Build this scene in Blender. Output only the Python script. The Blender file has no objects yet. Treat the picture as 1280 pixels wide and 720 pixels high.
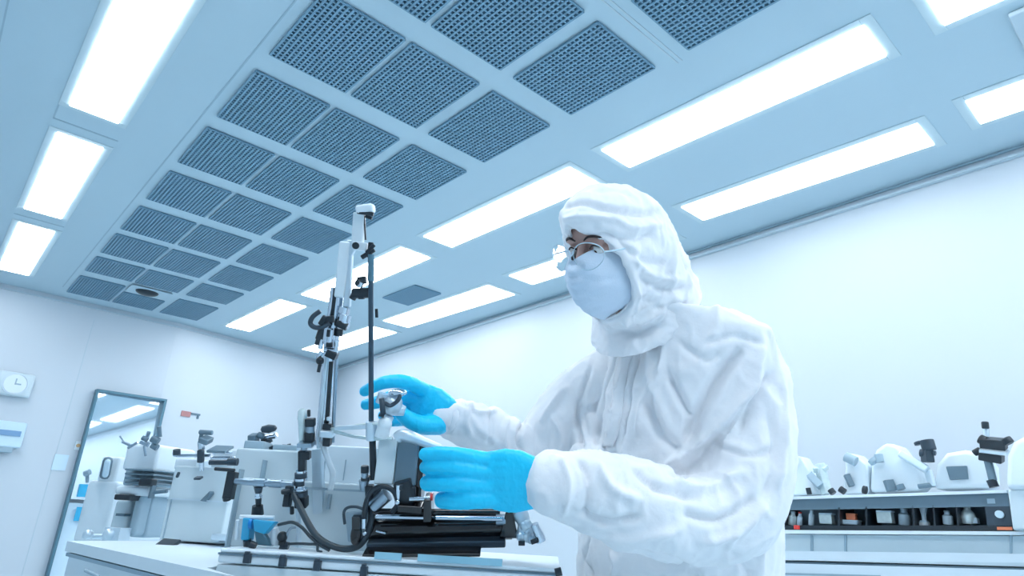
import bpy, bmesh, math, random
from math import sin, cos, pi, radians, sqrt, exp
from mathutils import Vector, Matrix, Quaternion
from mathutils.bvhtree import BVHTree
random.seed(4)
SC = bpy.context.scene
COL = SC.collection
V3 = Vector
# ------------------------------------------------------------------ camera
FPX = 800.87
CAMZ = 1.05
CEIL = 2.80
YAW, PITCH, ROLL = radians(41.215), radians(19.557), radians(3.243)
fw = V3((sin(YAW)*cos(PITCH), cos(YAW)*cos(PITCH), sin(PITCH)))
rt0 = V3((cos(YAW), -sin(YAW), 0)); up0 = rt0.cross(fw)
RT = cos(ROLL)*rt0 + sin(ROLL)*up0
UP = -sin(ROLL)*rt0 + cos(ROLL)*up0
FW = fw
CAM = V3((0, 0, CAMZ))
cd = bpy.data.cameras.new('camera'); co = bpy.data.objects.new('camera', cd); COL.objects.link(co)
m = Matrix((RT, UP, -FW)).transposed().to_4x4(); m.translation = CAM
co.matrix_world = m
cd.sensor_width = 36; cd.lens = FPX/1280*36; cd.clip_start = .02
SC.camera = co

def W(x, y, d):            # the point seen at photo position x, y at distance d along the optical axis
    return CAM + (RT*((x-640)/FPX) + UP*((360-y)/FPX) + FW)*d
def ray(x, y): return RT*((x-640)/FPX) + UP*((360-y)/FPX) + FW
def on(ax, v, x, y):
    r = ray(x, y); return CAM + r*((v-CAM[ax])/r[ax])
def onplane(o, n, x, y):
    r = ray(x, y); return CAM + r*((o-CAM).dot(n)/r.dot(n))
def mpx(px, d): return px*d/FPX

# ------------------------------------------------------------------ materials
def mat(name, col, rough=.5, metal=0, emit=None, es=0, alpha=None, trans=0, noise=0, nscale=20, bump=0, bscale=200, spec=None, coat=0, ior=None, sss=0, sheen=0):
    m = bpy.data.materials.new(name); m.use_nodes = True; nt = m.node_tree; b = nt.nodes['Principled BSDF']
    b.inputs['Base Color'].default_value = (*col, 1); b.inputs['Roughness'].default_value = rough; b.inputs['Metallic'].default_value = metal
    if emit: b.inputs['Emission Color'].default_value = (*emit, 1); b.inputs['Emission Strength'].default_value = es
    if trans: b.inputs['Transmission Weight'].default_value = trans
    if ior: b.inputs['IOR'].default_value = ior
    if alpha is not None: b.inputs['Alpha'].default_value = alpha
    if spec is not None: b.inputs['Specular IOR Level'].default_value = spec
    if coat: b.inputs['Coat Weight'].default_value = coat
    if sheen: b.inputs['Sheen Weight'].default_value = sheen
    if sss:
        b.inputs['Subsurface Weight'].default_value = sss; b.inputs['Subsurface Radius'].default_value = (.02, .02, .02); b.inputs['Subsurface Scale'].default_value = .5
    tc = nt.nodes.new('ShaderNodeTexCoord')
    if noise:
        n = nt.nodes.new('ShaderNodeTexNoise'); n.inputs['Scale'].default_value = nscale; nt.links.new(tc.outputs['Object'], n.inputs['Vector'])
        r = nt.nodes.new('ShaderNodeMix'); r.data_type = 'RGBA'; r.inputs[6].default_value = (*[c*(1-noise) for c in col], 1); r.inputs[7].default_value = (*[min(1, c*(1+noise)) for c in col], 1)
        nt.links.new(n.outputs['Fac'], r.inputs[0]); nt.links.new(r.outputs[2], b.inputs['Base Color'])
    if bump:
        n = nt.nodes.new('ShaderNodeTexNoise'); n.inputs['Scale'].default_value = bscale; n.inputs['Detail'].default_value = 4; nt.links.new(tc.outputs['Object'], n.inputs['Vector'])
        bp = nt.nodes.new('ShaderNodeBump'); bp.inputs['Strength'].default_value = bump; bp.inputs['Distance'].default_value = .01
        nt.links.new(n.outputs['Fac'], bp.inputs['Height']); nt.links.new(bp.outputs['Normal'], b.inputs['Normal'])
    return m
M = {}
M['wall'] = mat('wall_panel', (.592, .668, .737), .45, noise=.02, nscale=2)
M['ceil'] = mat('ceiling_panel', (.49, .645, .73), .6, noise=.02, nscale=1.5)
M['floor'] = mat('epoxy_floor', (.62, .77, .85), .3, noise=.03, nscale=3)
M['seam'] = mat('seam', (.36, .51, .60), .6, noise=.05)
M['trim'] = mat('trim_metal', (.52, .64, .71), .4, noise=.02)
M['lamp'] = mat('lamp_diffuser', (1, 1, 1), .5, emit=(.93, .965, 1), es=14.0)
M['lamp_soft'] = mat('lamp_diffuser_soft', (1, 1, 1), .5, emit=(.93, .965, 1), es=5.5)
M['lamp_unseen'] = mat('lamp_diffuser_unseen', (1, 1, 1), .5, emit=(.93, .965, 1), es=18)  # for unseen added lamps behind the viewpoint, boosted to brighten the coverall front
M['lframe'] = mat('lamp_frame', (.55, .69, .75), .5, noise=.02)
M['gbar'] = mat('grille_bar', (.18, .34, .46), .5, noise=.04)
M['gback'] = mat('grille_backing', (.035, .09, .15), .8, noise=.1)
M['dark'] = mat('dark_plastic', (.012, .022, .032), .35, noise=.2)
M['dark2'] = mat('dark_grey_metal', (.05, .075, .10), .35, metal=.4, noise=.15)
M['black'] = mat('black_anodised', (.010, .010, .012), .14, noise=.2, coat=.4)
M['chrome'] = mat('polished_steel', (.62, .70, .78), .16, metal=1, noise=.03)
M['steel'] = mat('brushed_steel', (.34, .43, .51), .35, metal=1, noise=.05, nscale=60)
M['alu'] = mat('pale_aluminium', (.66, .78, .86), .4, metal=.6, noise=.03)
M['cab'] = mat('painted_cabinet', (.62, .74, .80), .45, noise=.02)
M['white'] = mat('white_enamel', (.74, .85, .92), .4, noise=.02)
M['grey'] = mat('grey_enamel', (.34, .47, .56), .45, noise=.04)
M['mid'] = mat('slate_enamel', (.13, .21, .27), .45, noise=.06)
M['suit'] = mat('coverall_fabric', (.87, .895, .94), .6, bump=.3, bscale=24, noise=.015, nscale=6, sheen=.2)
M['mask'] = mat('mask_fabric', (.64, .76, .90), .8, bump=.15, bscale=300)
M['skin'] = mat('skin', (.52, .32, .28), .5, noise=.08, nscale=40)
M['brow'] = mat('brow_hair', (.03, .02, .02), .8, noise=.2)
M['eye'] = mat('eye_white', (.7, .7, .7), .2, noise=.02)
M['iris'] = mat('iris', (.04, .02, .015), .2, noise=.2)
M['glove'] = mat('nitrile_glove', (.005, .63, 1.0), .42, bump=.12, bscale=120, noise=.04, nscale=15)
M['strap'] = mat('mask_strap', (.20, .25, .30), .6, noise=.2)
M['tan'] = mat('tan_strap', (.45, .27, .16), .6, noise=.1)
M['blue'] = mat('blue_plastic', (.0, .22, .62), .35, noise=.1)
M['cyan'] = mat('blue_label', (.03, .42, .72), .4, noise=.1)
M['teal'] = mat('teal_frame', (.10, .22, .29), .4, metal=.3, noise=.05)
M['mirror'] = mat('door_glass', (.80, .92, 1), .03, metal=.85, noise=.01)
M['rodm'] = mat('dark_blue_steel', (.05, .09, .13), .3, metal=.5, noise=.1)
M['red'] = mat('red_plastic', (.75, .06, .05), .4, noise=.1)
M['dullred'] = mat('faded_red_plastic', (.45, .22, .22), .5, noise=.1)
M['orange'] = mat('orange_plastic', (.85, .25, .12), .4, noise=.1)
M['amber'] = mat('amber_plastic', (.62, .42, .22), .4, noise=.1)
M['pale'] = mat('pale_paper', (.62, .80, .92), .7, noise=.02)
M['ink'] = mat('printed_ink', (.20, .36, .58), .7, noise=.05)
M['hose'] = mat('rubber_hose', (.03, .05, .065), .35, noise=.15)
M['clear'] = mat('clear_lens', (.97, .99, 1), .02, trans=1, ior=1.02)
M['screen'] = mat('blue_glass_strip', (.30, .58, .72), .15, noise=.25, nscale=8)
M['glassy'] = mat('glassware', (.68, .82, .86), .15, metal=.2, noise=.2, nscale=60)
M['led'] = mat('lit_display', (.6, .7, .75), .4, emit=(.55, .75, .85), es=.6)

# ------------------------------------------------------------------ mesh helpers
OFF = {}
def tag(o, label=None, cat=None, group=None, kind=None):
    if label: o['label'] = label
    if cat: o['category'] = cat
    if group: o['group'] = group
    if kind: o['kind'] = kind
    return o
def thing(name, loc, label, cat, group=None):
    o = bpy.data.objects.new(name, None); o.empty_display_size = .05; COL.objects.link(o)
    o.location = loc; OFF[o.name] = V3(loc); return tag(o, label, cat, group)
class MB:
    def __init__(s): s.v = []; s.f = []; s.mi = []; s.m = 0
    def add(s, vs, fs):
        b = len(s.v); s.v += [V3(p) for p in vs]; s.f += [tuple(i+b for i in f) for f in fs]; s.mi += [s.m]*len(fs); return s
    def box(s, c, e, ax=None):       # centre, full sizes, axes
        a = ax or (V3((1, 0, 0)), V3((0, 1, 0)), V3((0, 0, 1)))
        c = V3(c); vs = []
        for i in (-.5, .5):
            for j in (-.5, .5):
                for k in (-.5, .5): vs.append(c + a[0]*e[0]*i + a[1]*e[1]*j + a[2]*e[2]*k)
        return s.add(vs, [(0, 1, 3, 2), (4, 6, 7, 5), (0, 4, 5, 1), (2, 3, 7, 6), (0, 2, 6, 4), (1, 5, 7, 3)])
    def cyl(s, p0, p1, r0, r1=None, n=20, cap=True):
        r1 = r0 if r1 is None else r1; p0, p1 = V3(p0), V3(p1); d = (p1-p0).normalized()
        a = d.orthogonal().normalized(); b = d.cross(a); vs = []
        for p, r in ((p0, r0), (p1, r1)):
            for i in range(n): t = 2*pi*i/n; vs.append(p + (a*cos(t)+b*sin(t))*r)
        fs = [(i, (i+1) % n, n+(i+1) % n, n+i) for i in range(n)]
        if cap: fs += [tuple(range(n-1, -1, -1)), tuple(range(n, 2*n))]
        return s.add(vs, fs)
    def lathe(s, p0, p1, prof, n=24):    # prof: (t along axis 0..1, radius)
        p0, p1 = V3(p0), V3(p1); d = p1-p0; dn = d.normalized(); a = dn.orthogonal().normalized(); b = dn.cross(a); vs = []
        for t, r in prof:
            for i in range(n): q = 2*pi*i/n; vs.append(p0 + d*t + (a*cos(q)+b*sin(q))*r)
        k = len(prof); fs = []
        for j in range(k-1):
            for i in range(n): fs.append((j*n+i, j*n+(i+1) % n, (j+1)*n+(i+1) % n, (j+1)*n+i))
        fs += [tuple(range(n-1, -1, -1)), tuple(range((k-1)*n, k*n))]
        return s.add(vs, fs)
    def tube(s, pts, r, n=12, sm=6):
        pts = [V3(p) for p in pts]; P = catmull(pts, sm) if sm and len(pts) > 2 else pts
        R = r if isinstance(r, (list, tuple)) else None
        vs = []; up = None; k = len(P)
        for i, p in enumerate(P):
            d = (P[min(i+1, k-1)]-P[max(i-1, 0)]).normalized()
            a = d.orthogonal().normalized() if up is None else (up - d*up.dot(d)).normalized()
            up = a; b = d.cross(a)
            rr = r if R is None else lerpl(R, i/(k-1))
            for j in range(n): t = 2*pi*j/n; vs.append(p + (a*cos(t)+b*sin(t))*rr)
        fs = []
        for i in range(k-1):
            for j in range(n): fs.append((i*n+j, i*n+(j+1) % n, (i+1)*n+(j+1) % n, (i+1)*n+j))
        fs += [tuple(range(n-1, -1, -1)), tuple(range((k-1)*n, k*n))]
        return s.add(vs, fs)
    def ball(s, c, r, ax=None, n=20, mrg=14):
        c = V3(c); a = ax or (V3((1, 0, 0)), V3((0, 1, 0)), V3((0, 0, 1)))
        r = r if isinstance(r, (tuple, list)) else (r, r, r); vs = [c + a[2]*r[2]]
        for i in range(1, mrg):
            t = pi*i/mrg
            for j in range(n): p = 2*pi*j/n; vs.append(c + a[0]*r[0]*sin(t)*cos(p) + a[1]*r[1]*sin(t)*sin(p) + a[2]*r[2]*cos(t))
        vs.append(c - a[2]*r[2]); fs = []
        for j in range(n): fs.append((0, 1+j, 1+(j+1) % n))
        for i in range(mrg-2):
            for j in range(n): fs.append((1+i*n+j, 1+(i+1)*n+j, 1+(i+1)*n+(j+1) % n, 1+i*n+(j+1) % n))
        L = len(vs)-1
        for j in range(n): fs.append((L, 1+(mrg-2)*n+(j+1) % n, 1+(mrg-2)*n+j))
        return s.add(vs, fs)
    def prism(s, pts, off):      # polygon extruded by vector
        n = len(pts); off = V3(off); pts = [V3(p) for p in pts]
        return s.add(pts+[p+off for p in pts], [tuple(range(n)), tuple(range(2*n-1, n-1, -1))]+[(i, n+i, n+(i+1) % n, (i+1) % n) for i in range(n)])
    def loft(s, rings, cap=True):
        n = len(rings[0]); vs = [p for r in rings for p in r]; k = len(rings); fs = []
        for i in range(k-1):
            for j in range(n): fs.append((i*n+j, i*n+(j+1) % n, (i+1)*n+(j+1) % n, (i+1)*n+j))
        if cap: fs += [tuple(range(n-1, -1, -1)), tuple(range((k-1)*n, k*n))]
        return s.add(vs, fs)
    def build(s, name, material, parent=None, smooth=False, bevel=0, mats=None, seg=2, off=None):
        me = bpy.data.meshes.new(name); o0 = V3((0, 0, 0))
        o = bpy.data.objects.new(name, me); COL.objects.link(o)
        if parent is not None: o0 = OFF[parent.name]; o.parent = parent
        elif off is not None: o0 = V3(off); o.location = o0
        OFF[o.name] = o0
        me.from_pydata([tuple(p-o0) for p in s.v], [], s.f); me.validate()
        for q in (mats or [material]): me.materials.append(M[q])
        if mats:
            for p, i in zip(me.polygons, s.mi): p.material_index = i
        b = bmesh.new(); b.from_mesh(me); bmesh.ops.recalc_face_normals(b, faces=b.faces); b.to_mesh(me); b.free()
        if smooth:
            for p in me.polygons: p.use_smooth = True
            if smooth != 2: me.set_sharp_from_angle(angle=radians(35))
        if bevel:
            q = o.modifiers.new('bevel', 'BEVEL'); q.width = bevel; q.segments = seg; q.limit_method = 'ANGLE'; q.angle_limit = radians(40)
            for p in me.polygons: p.use_smooth = True
            q2 = o.modifiers.new('wn', 'WEIGHTED_NORMAL'); q2.keep_sharp = True
        return o
def lerpl(L, t):
    x = t*(len(L)-1); i = min(int(x), len(L)-2); return L[i] + (L[i+1]-L[i])*(x-i)
def catmull(P, sm):
    out = []; n = len(P)
    for i in range(n-1):
        p0, p1, p2, p3 = P[max(i-1, 0)], P[i], P[i+1], P[min(i+2, n-1)]
        for k in range(sm):
            t = k/sm; out.append(.5*((2*p1)+(p2-p0)*t+(2*p0-5*p1+4*p2-p3)*t*t+(3*p1-p0-3*p2+p3)*t**3))
    out.append(P[-1]); return out
def copy_tree(o, parent=None):
    c = o.copy(); COL.objects.link(c); c.parent = parent; OFF[c.name] = OFF[o.name]
    for ch in list(o.children): copy_tree(ch, c)
    return c
def copy_to(o, loc, label=None, rz=0, sc=None):
    c = copy_tree(o); c.location = loc; c.rotation_euler = (0, 0, rz)
    if sc: c.scale = sc
    if label: c['label'] = label
    return c
X, Y, Z = V3((1, 0, 0)), V3((0, 1, 0)), V3((0, 0, 1))

# ------------------------------------------------------------------ room shell
XL, YB = -2.2, -2.6
def wx(y): return 3.41 + .058*y          # right wall line
def yf(x): return 7.22                    # back wall, left stretch
SX, SY = 1.72, 7.33                       # fold of the back wall
CX = 3.86; CY = 7.78
def structure(mb, name, material, **k): return tag(mb.build(name, material, **k), kind='structure')
b = MB(); b.prism([(XL-.1, YB-.1, 0), (wx(YB)+.3, YB-.1, 0), (wx(YB)+.9, 8.1, 0), (XL-.1, 8.1, 0)], (0, 0, -.1)); structure(b, 'floor', 'floor')
b = MB(); b.prism([(XL-.1, YB-.1, CEIL), (wx(YB)+.3, YB-.1, CEIL), (wx(YB)+.9, 8.1, CEIL), (XL-.1, 8.1, CEIL)], (0, 0, .1)); structure(b, 'ceiling', 'ceil')
b = MB(); b.prism([(wx(YB), YB, 0), (CX, CY, 0), (CX+.12, CY, 0), (wx(YB)+.12, YB, 0)], (0, 0, CEIL)); structure(b, 'wall_right', 'wall')
b = MB(); b.prism([(XL, 7.16, 0), (SX, SY, 0), (CX, CY, 0), (CX, CY+.12, 0), (SX, SY+.12, 0), (XL, 7.28, 0)], (0, 0, CEIL)); structure(b, 'wall_back', 'wall')
b = MB(); b.box(((XL-.06), 2.3, CEIL/2), (.12, 9.9, CEIL)); structure(b, 'wall_left', 'wall')
b = MB(); b.box((.6, YB-.06, CEIL/2), (5.6, .12, CEIL)); structure(b, 'wall_front', 'wall')
# cove trim along right wall and back wall, wall panel joints
b = MB(); d0 = V3((wx(YB), YB, 0)); d1 = V3((CX, CY, 0))
def strip(p0, p1, w, h, z, name, material, side=1):
    p0, p1 = V3(p0), V3(p1); p0.z = p1.z = z; d = (p1-p0).normalized(); n = V3((-d.y, d.x, 0))*side
    b = MB(); b.prism([p0+n*.001, p1+n*.001, p1+n*w, p0+n*w], (0, 0, h)); return structure(b, name, material)
strip((wx(YB), YB, 0), (CX, CY, 0), .028, .012, CEIL-.055, 'trim_1', 'trim')
strip((wx(YB), YB, 0), (CX, CY, 0), .012, .010, CEIL-.012, 'trim_2', 'seam')
strip((SX, SY, 0), (CX, CY, 0), .02, .012, CEIL-.05, 'trim_3', 'trim', -1)
strip((XL, 7.16, 0), (SX, SY, 0), .02, .012, CEIL-.05, 'trim_4', 'trim', -1)
def vseam(x, y0, y1, nm):
    b = MB(); b.box((x, (y0+y1)/2, CEIL-.0008), (.007, y1-y0, .003)); structure(b, nm, 'seam')
vseam(-.19, -2.5, 7.1, 'trim_5')
for i, (a, c) in enumerate([((2.12, 3.62)), ((3.74, 5.1))]): vseam(.072, a, c, 'trim_%d' % (6+i))
vseam(.60, -.4, 6.9, 'trim_8')
for i, y in enumerate((3.63, 5.24)):
    b = MB(); b.box((.215, y, CEIL-.0008), (.29, .012, .003)); structure(b, 'trim_%d' % (10+i), 'seam')
for i, y in enumerate((1.165, 1.185, .52, .54)):
    b = MB(); b.box((1.23, y, CEIL-.0008), (1.25, .006, .003)); structure(b, 'trim_%d' % (12+i), 'trim')
# wall panel joints
def wjoint(p, nm, d):
    b = MB(); b.box((p[0], p[1], 1.35), (.006, .003, 2.6), (V3(d), V3((-d[1], d[0], 0)), Z)); structure(b, nm, 'trim')
k = V3((SX-XL, SY-7.16, 0)).normalized()
for i, x in enumerate((.96,)):
    wjoint((x, 7.16+(x-XL)*(SY-7.16)/(SX-XL)-.001, 0), 'trim_%d' % (16+i), k)

# ------------------------------------------------------------------ ceiling lights
def make_light(x0, x1, y0, y1, label, group):
    cx, cy = (x0+x1)/2, (y0+y1)/2; w, l = x1-x0, y1-y0
    t = thing('ceiling_light', (cx, cy, CEIL), label, 'ceiling light', group)
    f = MB(); o = .042; hgt = .004
    for (a, c, e, g) in ((0, 1, w+2*o, o), (0, -1, w+2*o, o)): f.box((cx, cy+c*(l/2+o/2), CEIL-hgt/2), (e, g, hgt))
    for c in (1, -1): f.box((cx+c*(w/2+o/2), cy, CEIL-hgt/2), (o, l, hgt))
    f.build('frame', 'lframe', t, bevel=.004)
    d = MB(); d.box((cx, cy, CEIL-.005), (w, l, .008)); d.build('diffuser', 'lamp_unseen' if y1 < .2 else ('lamp_soft' if x0 > 2.8 else 'lamp'), t)
    return t
G1, G2, G3 = 'ceiling lights left of the grille field', 'ceiling lights right of the grille field', 'ceiling lights along the right wall'
Ls = [(.11, .318, 2.06, 3.42, 'wide bright ceiling light at top left of the photo, cut by the frame', G1),
 (.11, .318, 3.765, 5.06, 'bright ceiling light, middle of the left row', G1),
 (.114, .324, 5.385, 6.75, 'bright ceiling light at the far left end, nearest the back wall', G1),
 (2.12, 2.33, -.95, .385, 'ceiling light cut by the top edge near the top right corner', G2),
 (2.14, 2.36, .59, 1.82, 'large long ceiling light above and right of the hooded head', G2),
 (2.155, 2.39, 2.055, 3.39, 'long ceiling light ending just at the top of the hood', G2),
 (2.16, 2.41, 3.68, 5.28, 'ceiling light passing behind the top of the tall steel column', G2),
 (2.10, 2.35, 5.6, 6.98, 'short ceiling light left of the steel column near the back wall', G2),
 (2.88, 3.10, -.85, .46, 'ceiling light cut by the right edge of the photo', G3),
 (2.92, 3.15, .655, 1.88, 'ceiling light right of the hood, nearest the right wall', G3),
 (3.03, 3.28, 2.15, 3.50, 'ceiling light mostly hidden behind the hooded head', G3),
 (3.07, 3.36, 3.8, 5.4, 'ceiling light right of the single dark grille, behind the steel column', G3),
 (3.10, 3.40, 5.68, 7.28, 'ceiling light low behind the steel column at the far right corner', G3),
 (.11, .318, .40, 1.72, 'unseen ceiling light outside the frame over the camera side, added for lighting', G1),  # this and the following entries: unseen lamps added to light the room
 (.11, .318, -1.9, .1, 'unseen ceiling light added behind the viewpoint on the left', G1),
 (2.12, 2.33, -2.4, -1.15, 'unseen ceiling light added behind the viewpoint in the middle row', G2),
 (2.88, 3.10, -2.4, -1.1, 'unseen ceiling light added behind the viewpoint by the right wall', G3)]
for a in Ls: make_light(*a)

# ------------------------------------------------------------------ ceiling grilles
gx = [(.653, .996), (1.030, 1.375), (1.454, 1.805)]
gy = [(.721, .985), (1.064, 1.338), (1.423, 1.700), (1.780, 2.056), (2.145, 2.425), (2.520, 2.808), (2.888, 3.177), (3.2615, 3.5197), (3.639, 4.006)]
gy = [(.02, .455), (.625, 1.105)] + [(p*1.75, q*1.75) for p, q in gy]
def make_grille(w, l, label, name='ceiling_grille'):
    t = thing(name, (0, 0, CEIL), label, 'air grille')
    e = MB(); e.box((0, 0, CEIL-.002), (w, l, .004)); e.build('backing', 'gback', t)
    g = MB(); nx, ny = 17, int(17*l/w)
    for i in range(nx+1): g.box((-w/2+w*i/nx, 0, CEIL-.009), (.0085, l, .010))
    for j in range(ny+1): g.box((0, -l/2+l*j/ny, CEIL-.008), (w, .0075, .008))
    g.build('lattice', 'gbar', t)
    return t
GP = {}
rown = ['nearest row, cut by the top edge', 'second row from the top edge', 'third row from the top edge', 'fourth row', 'fifth row', 'sixth row', 'seventh row', 'eighth row', 'ninth row', 'tenth row', 'last row by the back wall']
coln = ['left column', 'middle column', 'right column']
def grille_set(rows):
    for r, (y0, y1) in enumerate(rows):
        key = round(y1-y0, 2)
        for c, (x0, x1) in enumerate(gx):
            lab = 'dark ceiling grille of the large field, %s, %s' % (coln[c], rown[r])
            if c == 1 and r == len(rows)-1: yy0, yy1 = y0+.20, y1
            else: yy0, yy1 = y0, y1
            k = (round(x1-x0, 3), round(yy1-yy0, 2))
            if k not in GP:
                t = make_grille(x1-x0, yy1-yy0, lab); GP[k] = t; t.location = ((x0+x1)/2, (yy0+yy1)/2, CEIL)
            else: t = copy_to(GP[k], ((x0+x1)/2, (yy0+yy1)/2, CEIL), lab)
            t['group'] = 'dark grilles of the ceiling field'
grille_set(gy)
t = make_grille(.26, .50, 'single small dark ceiling grille standing apart between two lights'); t.location = (2.81, 4.52, CEIL)
# smoke sensor plate at the end of the field
t = thing('ceiling_sensor', (1.17, 6.33, CEIL), 'pale ceiling plate with a dark oval sensor at the far end of the grille field', 'sensor')
b = MB(); b.box((1.19, 6.36, CEIL-.014), (.34, .26, .012)); b.build('plate', 'ceil', t, bevel=.01)
b = MB(); b.ball((1.17, 6.33, CEIL-.022), (.095, .075, .035)); b.build('sensor_head', 'dark', t, smooth=True)
# diffuser at the right edge
t = thing('ceiling_diffuser', (2.62, .10, CEIL), 'pale air diffuser with dark slots at the upper right edge', 'air diffuser')
b = MB(); b.box((2.60, .05, CEIL-.010), (.36, .34, .02)); b.build('frame', 'trim', t, bevel=.008)
for i in range(3):
    b = MB(); b.box((2.54+.07*i, .07, CEIL-.0215), (.024, .2, .004)); b.build('slot', 'dark', t)

# ------------------------------------------------------------------ back wall: door, clock, boxes
kd = V3((SX-XL, SY-7.16, 0)).normalized(); nd = V3((kd.y, -kd.x, 0))       # points into the room
WO = V3((XL, 7.16, 0))
def bw(x, y): return onplane(WO, nd, x, y)
def bwall_box(mb, x0, y0, x1, y1, th, out=0):
    c = bw((x0+x1)/2, (y0+y1)/2); d = (c-CAM).dot(FW)
    w = (bw(x1, (y0+y1)/2)-bw(x0, (y0+y1)/2)).length; h = mpx(y1-y0, d)*1.02
    mb.box(c+nd*(out+th/2), (w, th, h), (kd, nd, Z)); return mb
TLp, TRp = bw(119, 486), bw(206, 501)
dl = TLp.dot(kd); dr = TRp.dot(kd); ztop = 1.985
def wp(s, z, o=0): return WO + kd*(s-WO.dot(kd)) + nd*o + Z*z
b = MB(); fwid = .024
dn = thing('door_1', tuple(wp((dl+dr)/2, 0)), None, None); dn['kind'] = 'structure'
b.box(wp(dl+fwid/2, ztop/2, .04), (fwid, .08, ztop), (kd, nd, Z)); b.box(wp(dr-fwid/2, ztop/2, .04), (fwid, .08, ztop), (kd, nd, Z)); b.box(wp((dl+dr)/2, ztop-fwid/2, .04), (dr-dl, .08, fwid), (kd, nd, Z))
b.build('door_frame', 'teal', dn, bevel=.004)
gn = (nd + Z*.056 + kd*.040).normalized(); gk = (kd-gn*kd.dot(gn)).normalized(); gz = gk.cross(gn); gz = gz if gz.z > 0 else -gz
b = MB(); b.box(wp((dl+dr)/2, 1.47, .042), (dr-dl-.05, .008, .98), (gk, gn, gz)); b.build('door_glass', 'mirror', dn)
b = MB(); b.box(wp((dl+dr)/2, .48, .03), (dr-dl-.05, .03, .94), (kd, nd, Z)); b.build('door_panel', 'pale', dn, bevel=.004)
c = bw(17, 481)
t = thing('wall_clock', tuple(c), 'square pale wall clock with a round dial on the back wall, upper left', 'clock')
b = MB(); b.box(c+nd*.04, (.27, .07, .21), (kd, nd, Z)); b.build('housing', 'cab', t, bevel=.02)
b = MB(); b.cyl(c+nd*.075, c+nd*.088, .085, n=40); b.build('dial', 'white', t, smooth=True)
b = MB(); b.box(c+nd*.089+kd*.02, (.045, .004, .012), (kd, nd, Z)); b.box(c+nd*.089+Z*.02, (.01, .004, .055), (kd, nd, Z)); b.build('hands', 'grey', t)
b = MB(); b.lathe(c+nd*.072, c+nd*.09, [(0, .096), (1, .096), (1, .088), (0, .088)], 40); b.build('rim', 'alu', t, smooth=True)
c = bw(6, 543)
t = thing('wall_dispenser', tuple(c), 'pale glove box holder with a blue print on the back wall below the clock', 'dispenser')
b = MB(); b.box(c+nd*.05, (.26, .09, .22), (kd, nd, Z)); b.build('housing', 'pale', t, bevel=.015)
b = MB(); b.box(c+nd*.1+Z*.01, (.2, .006, .045), (kd, nd, Z)); b.build('label_band', 'ink', t)
b = MB(); b.box(c+nd*.06-Z*.13, (.16, .06, .05), (kd, nd, Z)); b.build('tray', 'grey', t, bevel=.008)
c = bw(97, 557)
t = thing('wall_button', tuple(c), 'small orange and white push button beside the door', 'button')
b = MB(); b.box(c+nd*.008, (.05, .016, .08), (kd, nd, Z)); b.build('plate', 'white', t, bevel=.004)
b = MB(); b.cyl(c+nd*.016, c+nd*.03, .016); b.build('push_cap', 'amber', t, smooth=True)
c = bw(75, 578)
b = MB(); b.box(c+nd*.005, (.11, .01, .14), (kd, nd, Z)); o = b.build('wall_notice', 'pale', off=c); tag(o, 'faint pale notice on the back wall left of the door', 'notice')
# blue labels on the door edge, low
for i, (px, py, hh) in enumerate(((101, 613, .11), (97, 642, .12))):
    c = bw(px, py)
    b = MB(); b.box(c+nd*.088, (.075, .012, hh), (kd, nd, Z)); o = b.build('door_sticker', 'cyan', off=c)
    tag(o, ('upper' if i == 0 else 'lower') + ' bright blue sticker on the left door frame', 'sticker', 'blue stickers on the door frame')
# right stretch of back wall: small sign and lettering
kr = V3((CX-SX, CY-SY, 0)).normalized(); nr = V3((kr.y, -kr.x, 0))
def bw2(x, y): return onplane(V3((SX, SY, 0)), nr, x, y)
c = bw2(236, 518)
t = thing('wall_sign', tuple(c), 'small red and dark sign on the back wall right of the door', 'sign')
b = MB(); b.box(c+nr*.006-kr*.035, (.10, .012, .055), (kr, nr, Z)); b.build('red_plate', 'dullred', t)
b = MB(); b.box(c+nr*.006+kr*.07+Z*.012, (.1, .012, .018), (kr, nr, Z)); b.box(c+nr*.006+kr*.10-Z*.01, (.02, .012, .045), (kr, nr, Z)); b.build('bracket', 'mid', t)

# ------------------------------------------------------------------ local frame of the main instrument table
TU = V3((.70, -.714, 0)).normalized(); TV = V3((.714, .70, 0)).normalized()
TAX = (TU, TV, Z)
TZ = .955
TO = on(2, TZ, 480, 704.6)
def bvl(px): return mpx(px, 1.3)
def pb(mb, x0, y0, x1, y1, d, th, ax=TAX):      # upright box seen at this photo rectangle, front at depth d
    c = W((x0+x1)/2, (y0+y1)/2, d)+ax[1]*th/2
    return mb.box(c, (mpx(abs(x1-x0), d), th, mpx(abs(y1-y0), d)), ax)
def pc(mb, x0, y0, x1, y1, r, d0, d1=None, r1=None, n=20):      # cylinder between photo points, radius in px
    d1 = d0 if d1 is None else d1
    return mb.cyl(W(x0, y0, d0), W(x1, y1, d1), mpx(r, d0), mpx(r1 if r1 else r, d1), n)
def pt(mb, pts, r, d=1.3, n=12, sm=6):
    return mb.tube([W(p[0], p[1], p[2] if len(p) > 2 else d) for p in pts], mpx(r, d), n, sm)
def pbar(mb, x0, y0, x1, y1, w, d0, d1=None, th=None):
    d1 = d0 if d1 is None else d1; p0, p1 = W(x0, y0, d0), W(x1, y1, d1); a = (p1-p0); L = a.length; a.normalize()
    v = (FW-a*FW.dot(a)).normalized(); u = a.cross(v); mb.box((p0+p1)/2, (mpx(w, d0), th or mpx(w, d0), L), (u, v, a)); return mb
A = on(2, TZ, 288, 690); B = on(2, TZ, 702, 716); 
uL = (A-TO).dot(TU); uR = (B-TO).dot(TU)
def tp(u, v, z): return TO+TU*u+TV*v+Z*(z-TO.z)
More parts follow.
